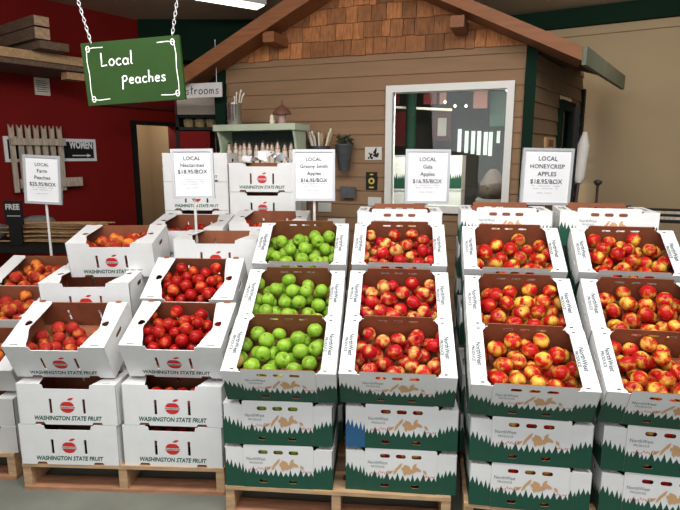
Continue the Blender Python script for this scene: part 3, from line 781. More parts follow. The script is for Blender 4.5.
# ------------------------------------------------------------------ the four apple columns
PITCHZ = .207
COLS = [  # x, y, yaw, fruit, words for the column, radius, counts, extra row
 (-.25, 2.18, 4.3, 'green_apple', 'granny smith', .0352, (44, 44, 37), None),
 (.242, 2.147, 6.0, 'gala_apple', 'gala', .0343, (45, 41, 37), (.335, 3.03, 1.094, 5.9)),
 (.762, 2.028, 9.0, 'honeycrisp_apple', 'inner honeycrisp', .0358, (38, 38, 30), (.895, 2.90, 1.114, 10)),
 (1.262, 1.950, 12., 'honeycrisp_apple', 'outer honeycrisp', .0358, (42, 43, 36), (1.41, 2.82, 1.118, 14)),
]
TL = 28; TT = math.tan(R(TL)) * .97; TLS = (28, 30.5, 33); DZ = (0, -.004, .022)
LEV = ('lowest', 'middle', 'topmost'); sd_ = 100
for ci, (cx, cy, yw, fk, cname, fr, cnt, extra) in enumerate(COLS):
    for k in range(2):
        b = put('apple', cx + (-.022, .022, .015, .03)[ci] + (.008 if ci > 1 and k == 0 else 0), cy, PT + k * PITCHZ, yw + (0, -.6)[k], 0,
            f"closed white box with green treeline, {('on the pallet', 'second up')[k]} in front of the {cname} stack", 'closed apple boxes at the front')
        if cname == 'gala' and k == 1:
            for ch in b.children:
                if ch.name.startswith('corner_panel') and max(v.co.x for v in ch.data.vertices) < 0:
                    ch.data = ch.data.copy(); ch.data.materials[2] = M['blue']; ch['label'] = 'blue treeline corner'
        mw = b.matrix_basis
        for (px, pz_) in ((-.068, .165), (0, .164), (.068, .166), (-.066, .04), (.064, .04)):
            loose(fk, mw @ Vector((px, .046, pz_)), fr, f"{fk.replace('_', ' ')} glimpsed through a slot of the {('lowest', 'second')[k]} {cname} box",
                  f"apples behind the slots of the {('lowest', 'second')[k]} {cname} box", random.uniform(0, .3), sd_); sd_ += 1
        pad_in(b, .164 - fr - .004, W, .1)
    for i, off in enumerate((0, .300, .62)):
        x, y = back(cx, cy, yw, off); z0 = PT + 2 * PITCHZ + off * TT + DZ[i]
        ph = f"{LEV[i]} open {cname} box"
        what = {'green_apple': 'green apples', 'gala_apple': 'red gala apples', 'honeycrisp_apple': 'mixed honeycrisp apples'}[fk]
        b = put('apple', x, y, z0, yw, TLS[i], f"tilted open white box of {what}, {LEV[i]} of three in the {cname} column", 'open tilted apple boxes')
        bpy.context.view_layer.update()
        pd = (.062, .062, .062)[i]
        pad_in(b, pd, W, D)
        fill(b, fk, cnt[i], fr, ph, W, D, pd, R(8), 40 + ci * 7 + i)
        if i:
            n = i + 1; zt = z0 - .05 if i == 1 else z0 - .09
            # stack that carries the slope from behind
            xs, ys = back(cx, cy, yw, (.335, .66)[i - 1]); h = (.05, .06)[i - 1]
            spacer(xs, ys, PT, h, yw, f"wooden block under the {('middle', 'rear')[i - 1]} boxes of the {cname} stack")
            for k in range(n):
                put('apple', xs, ys, PT + h + k * PITCHZ, yw, 0, f"closed treeline box under the {LEV[i]} {cname} box, {('on the block', 'second up', 'third up')[k]}", 'closed boxes behind the front ones')
    # sloping board the open boxes lie on
    xb, yb = back(cx, cy, yw, .31)
    bo = MB().box((-.2, 0, -.022), (.2, .60, -.009)).build('display_board', 'ply')
    bo.location = (xb, yb, PT + 2 * PITCHZ + .31 * TT); bo.rotation_euler = (math.atan(TT), 0, R(-yw))
    tag(bo, f"sloping plywood board under the tilted {cname} boxes", 'board')
    if extra:
        ex, ey, ez, eyw = extra
        put('apple', ex, ey, ez, eyw, 0, f"level open white box standing behind the topmost {cname} box", 'level boxes at the back of the display')
        n = 4; h = ez - PT - n * PITCHZ
        if ey - cy > .6:
            spacer(*back(ex, ey, eyw, .125), PT, h, eyw, f"wooden block under the rear stack of the {cname} column")
            for k in range(n):
                x, y = back(ex, ey, eyw, .125)
                put('apple', x, y, PT + h + k * PITCHZ, eyw, 0, f"closed white treeline box in the rear {cname} stack, {('lowest', 'second up', 'third up', 'topmost')[k]}", 'closed boxes behind the front ones')

# ------------------------------------------------------------------ the two columns of boxes with the apple logo
def stack(kind, x, y, z0, n, yaw, where, pitch, grp):
    for k in range(n):
        put(kind, x, y, z0 + k * pitch, yaw, 0, f"closed logo box, {('lowest', 'second up', 'third up', 'fourth up', 'fifth up', 'sixth up', 'topmost')[k]} {where}", grp)
PZ2 = .2065
for cname, cx, cy, yw, fk in (('peach', -1.29, 2.362, 2.3, 'peach'), ('nectarine', -.793, 2.348, 3.6, 'nectarine')):
    for k in range(2):
        b = put('fruit', cx + (0, .010)[k], cy, PT + k * PZ2, yw, 0, f"closed white box with red apple logo, {('on the pallet', 'second up')[k]}, front {cname} stack", 'closed logo boxes at the front')
        if fk == 'nectarine':
            mw = b.matrix_basis; pad_in(b, .108, W2, .1)
            for j in range(4):
                loose('nectarine', mw @ Vector((-.095 + j * .063,   .05, .140)), .031, f"red nectarine seen through the handle of the {('lowest', 'second')[k]} nectarine box", f"nectarines in the {('lowest', 'second')[k]} closed box", .3, 900 + k * 9 + j)
# peach column
def open_fruit(x, y, z, yaw, tilt, lab, ph, fk, n, pad, r, slope_, seed, w_=W2):
    b = put('fruit', x, y, z, yaw, tilt, lab, 'open logo boxes')
    if n:
        bpy.context.view_layer.update(); pad_in(b, pad, W2, D2)
        fill(b, fk, n, r, ph, w_, D2, pad, slope_, seed, hrim=.172, inset=.03, lw=.112, hz=.190)
    return b
open_fruit(-1.302, 2.42, .560, 2, 26, 'tilted open white box of deep red peaches, lowest of the peach column', 'lowest box of the peach column', 'peach', 24, .05, .032, R(16), 201)
open_fruit(-1.352, 2.79, .735, -2, 6, 'empty open white logo box in the middle of the peach column', '', 'peach', 0, 0, .03, 0, 202)
open_fruit(-1.276, 2.98, .922, -2.4, 12, 'open white box of yellow and red peaches, topmost of the peach column', 'topmost box of the peach column', 'peach', 30, .07, .035, R(4), 203)
open_fruit(-.765, 2.405, .566, 4.3, 25, 'tilted open white box full of red nectarines, lowest of the nectarine column', 'lowest box of the nectarine column', 'nectarine', 60, .05, .031, R(11), 204)
open_fruit(-.765, 2.725, .715, 3.4, 31, 'tilted open white box full of red nectarines, second of the nectarine column', 'second box of the nectarine column', 'nectarine', 60, .05, .031, R(12), 205)
put('fruit', -.70, 2.99, .932, 2, 2, 'level white logo box behind the two open nectarine boxes', 'closed logo boxes further back')
rb = open_fruit(-.955, 3.34, .96, 2, 9, 'open white box of nectarines at the rear of the nectarine column', 'rear box of the nectarine column', 'nectarine', 34, .06, .031, R(4), 206)
open_fruit(-.45, 3.34, .985, 3, 9, 'open white box of orange fruit behind the topmost green apples', 'box behind the green apples', 'nectarine', 34, .06, .031, R(4), 207)
spacer(-1.352, 2.81, PT, .735 - PT - 2 * PZ2, -2, 'wooden block under the middle of the peach column')
stack('fruit', -1.352, 2.81, PT + .735 - PT - 2 * PZ2, 2, -2, 'hidden behind the front peach stack', PZ2, 'hidden logo boxes')
hh = .922 - PT - 3 * PZ2
spacer(-1.28, 3.13, PT, hh, -2, 'wooden block under the rear of the peach column'); stack('fruit', -1.28, 3.13, PT + hh, 3, -2, 'hidden at the rear of the peach stack', PZ2, 'hidden logo boxes')
spacer(-.76, 2.74, PT, .06, 3, 'wooden block under the second nectarine box'); stack('fruit', -.76, 2.75, PT + .06, 2, 3, 'hidden under the second nectarine box', PZ2, 'hidden logo boxes')
hh = .932 - PT - 3 * PZ2
spacer(-.70, 3.06, PT, hh, 2, 'wooden block under the level nectarine box'); stack('fruit', -.70, 3.06, PT + hh, 3, 2, 'hidden under the level nectarine box', PZ2, 'hidden logo boxes')
for nm, xx, zz in (('rear nectarine box', -.955, .96), ('orange fruit box', -.45, .985)):
    p_ = MB()
    t_ = empty('work_table', (xx, 3.41, 0), (0, 0, R(-2)), f"low wooden table under the {nm}", 'table')
    MB().box((-.24, .03, zz - .03), (.24, .33, zz - .004)).build('tabletop', 'ply', t_)
    for sx in (-.21, .21):
        for sy in (.09, .30): MB().box((sx - .02, sy - .02, 0), (sx + .02, sy + .02, zz - .03)).build('leg', 'ply', t_)
# far stacks against the hutch
def far(px0, px1, ytop, Y, n, yaw, where):
    a = at_y(px0, ytop, Y); b = at_y(px1, ytop, Y); x = (a.x + b.x) / 2; zt = a.z
    z0 = zt - n * PZ2; ntot = int(zt / PZ2)
    base = zt - ntot * PZ2
    spacer(x, Y, 0, base - .002, yaw, f"wooden block on the floor under the {where}")
    for k in range(ntot): put('fruit', x, Y, base + k * PZ2, yaw, 0, f"closed logo box in the {where}, {('lowest', 'second', 'third', 'fourth', 'fifth', 'sixth', 'seventh', 'eighth')[k]} from floor", f"far logo boxes, {where}")
    return x, zt
far(160.5, 228, 152.5, 3.92, 0, 3.5, 'tall stack behind the nectarine sign')
fx_, fz_ = far(227, 296, 162.5, 3.86, 0, 3.2, 'tall stack in front of the bottle shelf')
# crumpled packing paper on that stack
pp = MB(); rg = random.Random(8)
for k in range(9):
    c = Vector((fx_ - .14 + k * .036, 3.90 + rg.uniform(-.03, .05), fz_ + .004)); a_ = rg.uniform(0, 6.28); l_ = rg.uniform(.05, .10); h = rg.uniform(.03, .075)
    d = Vector((math.cos(a_), math.sin(a_) * .5, 0)) * l_; e = Vector((-math.sin(a_), math.cos(a_), 0)) * .03
    pp.add([c - d - e, c + d * .2 - e + Vector((0, 0, h)), c + d + Vector((0, 0, h * .4)), c + e + Vector((0, 0, h * 1.1)), c - d + e + Vector((0, 0, h * .3))], [(0, 1, 3, 4), (1, 2, 3)])
tag(pp.build('packing_paper', 'white2'), 'crumpled white packing paper on the tall stack before the bottle shelf', 'paper')

# ------------------------------------------------------------------ plain peach trays at the outer edge
for k in range(2): put('tray', -1.835, 2.475, PT + k * .145, 2, 0, f"plain closed grey white tray, {('on the pallet', 'second up')[k]} beside the logo boxes", 'plain peach trays')
for i, (x, y, z0, tl_) in enumerate(((-1.822, 2.525, .445, 24), (-1.838, 2.80, .622, 18), (-1.832, 3.11, .735, 20))):
    b = put('tray', x, y, z0, 1.5, tl_, f"tilted open brown lined tray of peaches, {LEV[i]} of the outermost column", 'open peach trays')
    bpy.context.view_layer.update(); pad_in(b, .035, W2, D2)
    fill(b, 'peach', (20, 22, 26)[i], .036, f"{LEV[i]} peach tray of the outermost column", W2, D2, .035, R(14), 300 + i, hrim=.12, inset=.02, lw=.095, hz=.132)
for i, (x, y, n, h) in enumerate(((-1.838, 2.82, 3, .02), (-1.832, 3.145, 4, .004))):
    spacer(x, y, PT, h, 1.5, f"wooden block under the {LEV[i + 1]} peach tray")
    for k in range(n): put('tray', x, y, PT + h + k * .145, 1.5, 0, f"plain closed tray hidden below the {LEV[i + 1]} peach tray, {('lowest', 'second', 'third', 'fourth')[k]} from the pallet", 'plain peach trays')

# ------------------------------------------------------------------ price signs
def price_sign(px0, px1, y0, y1, Y, foot, lines, label, roll=0, face=0):
    c = at_y((px0 + px1) / 2, (y0 + y1) / 2, Y); a = at_y(px0, (y0 + y1) / 2, Y); b = at_y(px1, (y0 + y1) / 2, Y)
    w_ = (b - a).length; h = (at_y((px0 + px1) / 2, y0, Y) - at_y((px0 + px1) / 2, y1, Y)).length
    r = empty('price_sign', (c.x, c.y, foot), (0, 0, face), label, 'price sign', None)
    z = c.z - foot; T = Matrix.Translation((0, 0, z)) @ Matrix.Rotation(roll, 4, 'Y'); fw_ = .016
    f = MB()
    for q in ((-w_ / 2, -h / 2, -w_ / 2 + fw_, h / 2), (w_ / 2 - fw_, -h / 2, w_ / 2, h / 2), (-w_ / 2 + fw_, h / 2 - fw_, w_ / 2 - fw_, h / 2), (-w_ / 2 + fw_, -h / 2, w_ / 2 - fw_, -h / 2 + fw_)):
        f.box((q[0], -.012, q[1]), (q[2], .008, q[3]), 0, T)
    f.build('frame', 'silver', r)
    p = MB(); p.box((-w_ / 2 + fw_, -.004, -h / 2 + fw_), (w_ / 2 - fw_, .006, h / 2 - fw_), 0, T)
    ux = T.to_3x3() @ X3; uy = T.to_3x3() @ Z3
    n = len(lines); top = h / 2 - fw_ - h * .17
    for i, (tx, sz) in enumerate(lines):
        k = sz * w_ * .92
        O = T @ Vector((0, -.0075, top - i * h * .135)); p.text(tx, k, O, ux, uy, 1, 'c', bold=.0001)
    for j, (ln, yy) in enumerate(((.52, -.12), (.56, -.165), (.5, -.21), (.34, -.29))):
        if yy * h < -h / 2 + fw_ + .01: continue
        O = T @ Vector((0, -.0075, yy * h)); 
        for s_ in range(9):
            if (s_ * 7 + j * 3) % 5 == 0: continue
            x0 = (-.5 + s_ / 9) * ln * w_
            p.plate(rect(x0, 0, x0 + ln * w_ / 11, .0028), [], O, ux, uy, 0, 2)
    p.build('printed_sheet', ['white2', 'ink', 'greyink'], r)
    MB().tube([(0, .012, .012), (0, .012, z - h / 2 + .05)], .0085, 0, 8).build('pole', 'frame', r)
    br = .09 if foot == 0 else .035
    MB().lathe([(br, 0), (br, .006), (br * .35, .012), (.01, .014)], 20, 0, (0, .012, 0)).build('base', 'frame', r)
    return r
price_sign(24.5, 61.5, 155.5, 204, 3.60, 0, [('LOCAL', .13), ('Farm', .15), ('Peaches', .15), ('$25.95/BOX', .15)], 'framed white price sign for local peaches on a white pole by the red wall', R(3))
price_sign(172, 214, 149, 198.5, 3.20, .945, [('LOCAL', .14), ('Nectarines', .14), ('$18.95/BOX', .15)], 'framed white price sign for local nectarines before the far logo boxes', R(-.5))
price_sign(293, 335, 149.5, 201, 3.275, .142, [('LOCAL', .13), ('Granny Smith', .13), ('Apples', .13), ('$16.95/BOX', .135)], 'framed white price sign for granny smith apples above the green apples')
price_sign(405, 449.5, 149.5, 203.5, 3.52, 0, [('LOCAL', .13), ('Gala', .13), ('Apples', .13), ('$16.95/BOX', .14)], 'framed white price sign for gala apples in front of the shed window', R(.5))
price_sign(521, 571.5, 148.5, 205, 3.40, 0, [('LOCAL', .13), ('HONEYCRISP', .125), ('APPLES', .13), ('$18.95/BOX', .135)], 'framed white price sign for honeycrisp apples beside the shed corner', R(1))

# ------------------------------------------------------------------ handwriting (strokes)
def circ(cx, cy, rx, ry, a0=90, a1=450, n=12): return [(cx + rx * math.cos(R(a0 + (a1 - a0) * k / n)), cy + ry * math.sin(R(a0 + (a1 - a0) * k / n))) for k in range(n + 1)]
HW = {'L': ([[(0, 1), (.02, .4), (0, 0), (.45, .06)]], .55), 'o': ([circ(.22, .24, .2, .24)], .50), 'c': ([circ(.24, .24, .22, .24, 50, 320)], .46),
 'a': ([circ(.22, .23, .2, .23, 50, 410), [(.43, .46), (.42, .08), (.5, 0)]], .56), 'l': ([[(.06, 1.02), (.04, .1), (.12, 0)]], .22),
 'p': ([[(.08, .62), (.06, .1), (.04, -.45)], [(0, .5), (.2, .68), (.42, .62), (.46, .4), (.3, .22), (.07, .24)]], .56),
 'e': ([[(.04, .24), (.4, .28), (.36, .44), (.2, .48), (.05, .34), (.04, .14), (.16, .0), (.4, .06)]], .48),
 'h': ([[(.05, 1.0), (.05, 0)], [(.05, .3), (.2, .46), (.36, .4), (.38, 0)]], .50), 's': ([[(.36, .42), (.2, .48), (.06, .4), (.12, .28), (.32, .18), (.34, .06), (.18, 0), (0, .06)]], .44),
 'R': ([[(.04, 0), (.06, 1.0)], [(.0, .95), (.3, 1.0), (.45, .8), (.3, .56), (.08, .52)], [(.2, .52), (.5, 0)]], .58),
 't': ([[(.15, .85), (.13, .08), (.25, 0)], [(0, .55), (.34, .58)]], .38), 'r': ([[(.04, .46), (.05, 0)], [(.05, .3), (.18, .46), (.34, .42)]], .40),
 'm': ([[(.03, .46), (.04, 0)], [(.04, .34), (.15, .46), (.25, .36), (.25, 0)], [(.25, .34), (.37, .46), (.48, .36), (.48, .0)]], .60)}
def ribbon(mb, pts, w_, O, ux, uy, m):
    n = len(pts); L, Rr = [], []
    for i, p in enumerate(pts):
        a = pts[max(i - 1, 0)]; b = pts[min(i + 1, n - 1)]; dx, dy = b[0] - a[0], b[1] - a[1]; l_ = math.hypot(dx, dy) or 1
        L.append((p[0] - dy / l_ * w_ / 2, p[1] + dx / l_ * w_ / 2)); Rr.append((p[0] + dy / l_ * w_ / 2, p[1] - dx / l_ * w_ / 2))
    vs = [O + ux * q[0] + uy * q[1] for q in L + Rr]
    mb.add(vs, [(i, n + i, n + i + 1, i + 1) for i in range(n - 1)], m)
def hand(mb, s, x, y, size, w_, O, ux, uy, m, slant=.06):
    for ch in s:
        st, adv = HW[ch]
        for l_ in st: ribbon(mb, [(x + (p[0] + slant * p[1]) * size, y + p[1] * size) for p in l_], w_, O, ux, uy, m)
        x += (adv + .09) * size
    return x

# hanging sign
TLc, TRc, BRc, BLc = at_y(82.5, 44, 2.45), at_y(180.5, 34, 2.40), at_y(183.5, 99.5, 2.40), at_y(86.5, 105.5, 2.45)
ux = ((TRc - TLc) + (BRc - BLc)).normalized(); cc = (TLc + TRc + BRc + BLc) / 4; sw_ = ((TRc - TLc).length + (BRc - BLc).length) / 2; sh_ = ((TLc - BLc).length + (TRc - BRc).length) / 2
uz = ((TLc - BLc) + (TRc - BRc)); uz = (uz - ux * uz.dot(ux)).normalized(); nn = ux.cross(uz)
hs = empty('hanging_sign', cc, (0, 0, 0), 'green hand lettered board hanging on two chains above the peaches', 'sign')
G = Matrix((ux, -nn, uz)).transposed().to_4x4()
b = MB(); b.box((-sw_ / 2, 0, -sh_ / 2), (sw_ / 2, .016, sh_ / 2), 0, G); bd = b.build('board', 'sgreen', hs)
lt = MB(); lt2 = MB(); O = G @ Vector((0, -.0012, 0))
hand(lt, 'Local', -sw_ * .31, sh_ * .115, sh_ * .21, .0057, O, ux, uz, 0); hand(lt2, 'peaches', -sw_ * .12, -sh_ * .19, sh_ * .19, .0057, O, ux, uz, 0)
lt.build('lettering', 'chalk', hs); lt2.build('lettering', 'chalk', hs)
for sx in (-1, 1):
    bo = MB(); xx = sx * sw_ * .445
    ribbon(bo, [(xx - sx * .075, sh_ * .41), (xx - sx * .03, sh_ * .415), (xx, sh_ * .40), (xx + sx * .004, sh_ * .2), (xx, 0), (xx + sx * .003, -sh_ * .25), (xx, -sh_ * .40), (xx - sx * .03, -sh_ * .42), (xx - sx * .08, -sh_ * .41)], .0036, O, ux, uz, 0)
    for yy in (.40, -.40):
        ribbon(bo, circ(xx - sx * .006, sh_ * yy, .008, .012), .004, O, ux, uz, 0)
    bo.build('border_flourish', 'chalk', hs)
for (bx, by), (tx, ty) in (((91, 43), (76, -6)), ((172, 37), (178, -6))):
    s = at_y(bx, by, 2.42) - cc; e = at_y(tx, ty, 2.42); e = e + (e - (s + cc)) * ((CEIL - e.z) / max(.01, (e - (s + cc)).z)); e = e - cc
    ch = MB(); n = int((e - s).length / .017); d = (e - s).normalized(); sdv = d.cross(Y3).normalized(); fv = d.cross(sdv)
    for k in range(n):
        c = s + (e - s) * (k + .5) / n; wv = sdv if k % 2 else fv
        ch.tube([c + d * .0125 * math.cos(t) + wv * .006 * math.sin(t) for t in [2 * math.pi * j / 8 for j in range(9)]],   .0015, 0, 4, cap=False)
    ch.build('chain', 'chain', hs)

# restrooms sign
a = at_y(184, 91, 5.0); b = at_y(222, 89.5, 4.95); wx = (b - a).normalized(); 
rs = empty('restroom_sign', a, (0, 0, 0), 'white hand lettered restrooms board partly behind the green hanging sign', 'sign')
hgt = .105; full = (b - a).length; G2 = frame_mat((0, 0, 0), wx, Z3)
MB().box((-.36, 0, -.062), (full, .015, .062), 0, G2).build('board', 'greyw', rs)
p = MB(); wtot = sum(HW[c_][1] + .09 for c_ in 'Restrooms') * .082; hand(p, 'Restrooms', full - .02 - wtot, -.032, .082, .0085, G2 @ Vector((0, -.001, 0)), wx, Z3, 0); p.build('lettering', 'ink', rs)
for xx in (-.3, full - .05): MB().tube([G2 @ Vector((xx, .008, .062)), G2 @ Vector((xx, .008, .42))], .003, 0, 5).build('hanger', 'chain', rs)

# tan panel and shelf goods between the doorway and the shed
P5 = lambda x, y, Y=5.75: at_y(x, y, Y)
a = P5(179, 60); b = P5(226, 120)
struct(MB().box((a.x, 5.8, 0), (b.x + .12, 5.86, 2.32)).build('wall_partition', 'tanwall'))
a = P5(181, 116); b = P5(224, 116)
sf = empty('goods_shelf', (a.x, 5.55, 0), (0, 0, 0), 'dark shelf unit with red front between doorway and shed', 'shelf'); wv = b.x - a.x
MB().box((0, 0, a.z - .03), (wv, .24, a.z)).build('top_shelf', 'black', sf)
z2 = P5(200, 128).z
MB().box((0, 0, z2 - .03), (wv, .24, z2)).build('lower_shelf', 'black', sf)
MB().box((.0, .01, .6), (wv * .75, .22, z2 - .04)).build('cupboard', 'red', sf)
for xx in (0, wv - .03): MB().box((xx, .0, 0), (xx + .03, .24, a.z - .03)).build('upright', 'black', sf)
for k in range(3):
    bk = MB(); c = (a.x + .10 + k * .115, 5.66, z2 + .001)
    bk.lathe([(.042, 0), (.052, .03), (.055, .07), (.045, .085), (.02, .09)], 14)
    o = bk.build('wicker_basket', 'olive'); o.location = c; tag(o, f"small tan basket on the dark shelf, {('nearest the doorway', 'middle one', 'nearest the shed')[k]}", 'basket', 'baskets on the dark shelf')
cb = MB().box((0, 0, 0), (wv * .92, .2, .16)).build('tan_carton', 'kraft'); cb.data.materials[0] = M['cream']; cb.location = (a.x + .02, 5.56, a.z); tag(cb, 'pale tan carton on top of the dark shelf under the restrooms board', 'carton')

# ------------------------------------------------------------------ red wall: timbers, notice, pickets, signs
tp = at_y(0, 48, 4.9); te = at_y(80, 62, 4.95)
td = Vector((te.x - tp.x, te.y - tp.y, 0)).normalized()
def timber(px, py, pz_w, pz_h, L, Y, label, zc, endm='timberend', name='timber_beam', side='timber', ang=None):
    c = at_y(px, py, Y); c.z = zc; d = td if ang is None else ang
    o = empty(name, c, (0, 0, 0), label, 'timber', 'rough timbers on the wall ledge')
    L = (c - LW0).dot(LWn) / max(.2, d.dot(LWn)) - pz_w - .02
    X = frame_mat((0, 0, 0), d, Z3)
    MB().box((-L, -pz_w / 2, -pz_h / 2), (0, pz_w / 2, pz_h / 2), 0, X).build('beam', side, o)
    MB().box((0, -pz_w / 2 + .003, -pz_h / 2 + .003), (.006, pz_w / 2 - .003, pz_h / 2 - .003), 0, X).build('end_face', endm, o)
    return o
def on_wall(x, y, off=0.0): return at_plane(x, y, LW0 + LWn * off, LWn)
o = empty('wall_ledge', on_wall(80, 64, .56), (0, 0, 0), 'long pale timber ledge on the red wall under the stacked timbers', 'ledge')
X = frame_mat((0, 0, 0), LWd, Z3)
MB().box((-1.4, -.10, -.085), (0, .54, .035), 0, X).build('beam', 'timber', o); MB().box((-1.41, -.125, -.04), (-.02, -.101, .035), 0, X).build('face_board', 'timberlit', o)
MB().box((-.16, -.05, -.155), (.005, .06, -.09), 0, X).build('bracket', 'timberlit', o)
LT = on_wall(80, 64, .56).z + .036
tang = Vector((.80, -.60, 0)).normalized()
timber(42, 28, .125, .080, 1.3, 4.75, 'upper rough timber of the pair above the ledge, pale sawn end', LT + .211, ang=tang)
timber(43, 41, .125, .092, 1.3, 4.75, 'lower rough timber of the pair above the ledge, pale sawn end', LT + .115, ang=tang)
timber(55, 52.5, .25, .065, 1.5, 4.85, 'flat reddish plank under the pair of rough timbers', LT + .034, 'timber', ang=tang, name='plank')
def wall_frame(x, y, off): return frame_mat(on_wall(x, y, off), LWd, Z3)
def wquad(name, px0, py0, px1, py1, off, th, m, parent=None):
    a = on_wall(px0, py0, off); b = on_wall(px1, py1, off); s = (b - a).dot(LWd)
    X = frame_mat(a, LWd, Z3); return X, s, a.z - b.z
X, s, h = wquad('', 33.5, 77, 50.5, 96, .006, 0, 0)
p = MB(); p.box((0, -.004, -h), (s, .003, 0), 0, X)
for k in range(6):
    z = -h * (.2 + k * .12); p.plate(rect(s * .14, z, s * (.82 if k % 2 else .7), z + h * .035), [], X @ Vector((0, -.0046, 0)), LWd, Z3, 0, 1)
tag(p.build('wall_notice', ['cream', 'green']), 'small white notice with green lines pinned on the red wall under the ledge', 'notice')
# women sign
X, s, h = wquad('', 60, 138.5, 97, 161, .02, 0, 0)
g = empty('restroom_arrow_sign', X.translation, (0, 0, 0), 'black and white women arrow sign on the red wall beside the pickets', 'sign'); X0 = X.copy(); X0.translation = (0, 0, 0)
p = MB(); p.box((0, 0, -h), (s, .015, 0), 0, X0); p.plate(rect(.03, -h + .03, s - .03, -.03), [], X0 @ Vector((0, -.001, 0)), LWd, Z3, 0, 1)
p.build('board', ['white2', 'black'], g)
p = MB(); p.text('WOMEN', .105, X0 @ Vector((s * .56, -.002, -h * .42)), LWd, Z3, 0, 'c', bold=.005, fit=s * .66)
p.plate([(s * .3, -h * .72), (s * .72, -h * .72), (s * .72, -h * .66), (s * .84, -h * .745), (s * .72, -h * .83), (s * .72, -h * .77), (s * .3, -h * .77)], [], X0 @ Vector((0, -.002, 0)), LWd, Z3, 0, 0)
p.build('lettering', 'white2', g)
X, s, h = wquad('', 3, 136, 24, 162, .02, 0, 0)
g = empty('framed_board', X.translation, (0, 0, 0), 'black board with white border mostly hidden behind the first picket', 'sign'); X0 = X.copy(); X0.translation = (0, 0, 0)
p = MB(); p.box((0, 0, -h), (s, .015, 0), 0, X0); p.plate(rect(.03, -h + .03, s, -.03), [], X0 @ Vector((0, -.001, 0)), LWd, Z3, 0, 1); p.build('board', ['white2', 'black'], g)
# picket panel
X, s, h = wquad('', 8, 124, 67, 190, .10, 0, 0)
g = empty('picket_panel', X.translation, (0, 0, 0), 'weathered picket fence panel with notched tops hung on the red wall', 'fence panel'); X0 = X.copy(); X0.translation = (0, 0, 0)
pw = .045
for k in range(7):
    x0 = k * (s - pw) / 6; h2 = h * (1.0 if k not in (2, 3) else .98)
    p = MB(); p.plate([(x0, -h2), (x0 + pw, -h2), (x0 + pw, 0), (x0 + pw * .62, -.035), (x0 + pw * .38, -.035), (x0, 0)], [], X0 @ Vector((0, 0, 0)), LWd, Z3, .018, 0); p.build('picket', 'barn', g)
MB().box((-.0, -.03, -h * .30), (s + .02, -.002, -h * .20), 0, X0).build('rail', 'barn', g)
MB().box((.05, -.03, -h * .94), (s + .16, -.002, -h * .80), 0, X0).build('rail', 'barn', g)
MB().box((s * .26, .02, -h * .48), (s * .86, .035, -h * .31), 0, X0).build('plaque', 'barndk', g)

# table with sticks by the red wall
tb = empty('low_table', (-2.66, 4.55, 0), (0, 0, 0), 'dark table by the red wall behind the peach sign', 'table')
zt = at_y(60, 240, 4.6).z
MB().box((-.75, -.3, zt - .05), (.85, .35, zt)).build('tabletop', 'black', tb)
for sx in (-.7, .8):
    for sy in (-.25, .3): MB().box((sx - .03, sy - .03, 0), (sx + .03, sy + .03, zt - .05)).build('leg', 'black', tb)
rg = random.Random(4)
tw = empty('stick_bundle', (-2.36, 4.48, zt), (0, 0, R(-4)), 'bundle of brown sticks lying on the dark table by the red wall', 'sticks')
for k in range(22):
    rad = rg.uniform(.006, .011); lay = k // 5; zz = .02 + lay * .035; y0 = -.1 + (k % 5) * .045 + lay * .01
    x0 = rg.uniform(-.5, -.3); x1 = rg.uniform(.3, .52)
    MB().tube([(x0, y0, zz), (x0 * .3, y0 + .01, zz + rg.uniform(0, .012)), (x1 * .4, y0 - .005, zz + rg.uniform(0, .015)), (x1, y0 + rg.uniform(-.01, .01), zz + rg.uniform(0, .02))], [rad, rad, rad * .9, rad * .6], 0, 6).build('stick', 'twig', tw)
o = MB().lathe([(.13, 0), (.19, .05), (.205, .12), (.19, .13), (.17, .07), (.05, .05)], 18).build('stone_bowl', 'stone'); o.location = (-3.02, 4.50, zt); tag(o, 'grey stone bowl at the end of the dark table by the red wall', 'bowl')
c = at_y(13, 212, 4.35)
g = empty('small_black_sign', (c.x, c.y, zt), (0, 0, 0), 'small black sign with white letters standing on the dark table', 'sign')
sw2 = .145; 
MB().box((-sw2 / 2, 0, c.z - zt - .1), (sw2 / 2, .012, c.z - zt + .09)).build('board', 'black', g)
p = MB(); p.text('FREE', .062, (0, -.001, c.z - zt + .02), X3, Z3, 0, 'c', bold=.002, fit=.115); p.plate(rect(-.05, 0, .055, .006), [], (0, -.001, c.z - zt - .035), X3, Z3, 0, 0); p.build('lettering', 'greyw', g)
MB().box((-.05, .0, 0), (.05, .02, c.z - zt - .1)).build('post', 'black', g)
# slate coloured tub and pale sack between the sticks and the sign
o = MB().lathe([(.11, 0), (.14, .03), (.15, .12), (.13, .16), (.06, .185)], 16).build('canvas_sack', 'greyw'); o.location = (-2.70, 4.80, zt); o.data.materials[0] = M['stone']; tag(o, 'pale grey sack behind the white sign pole on the dark table', 'sack')

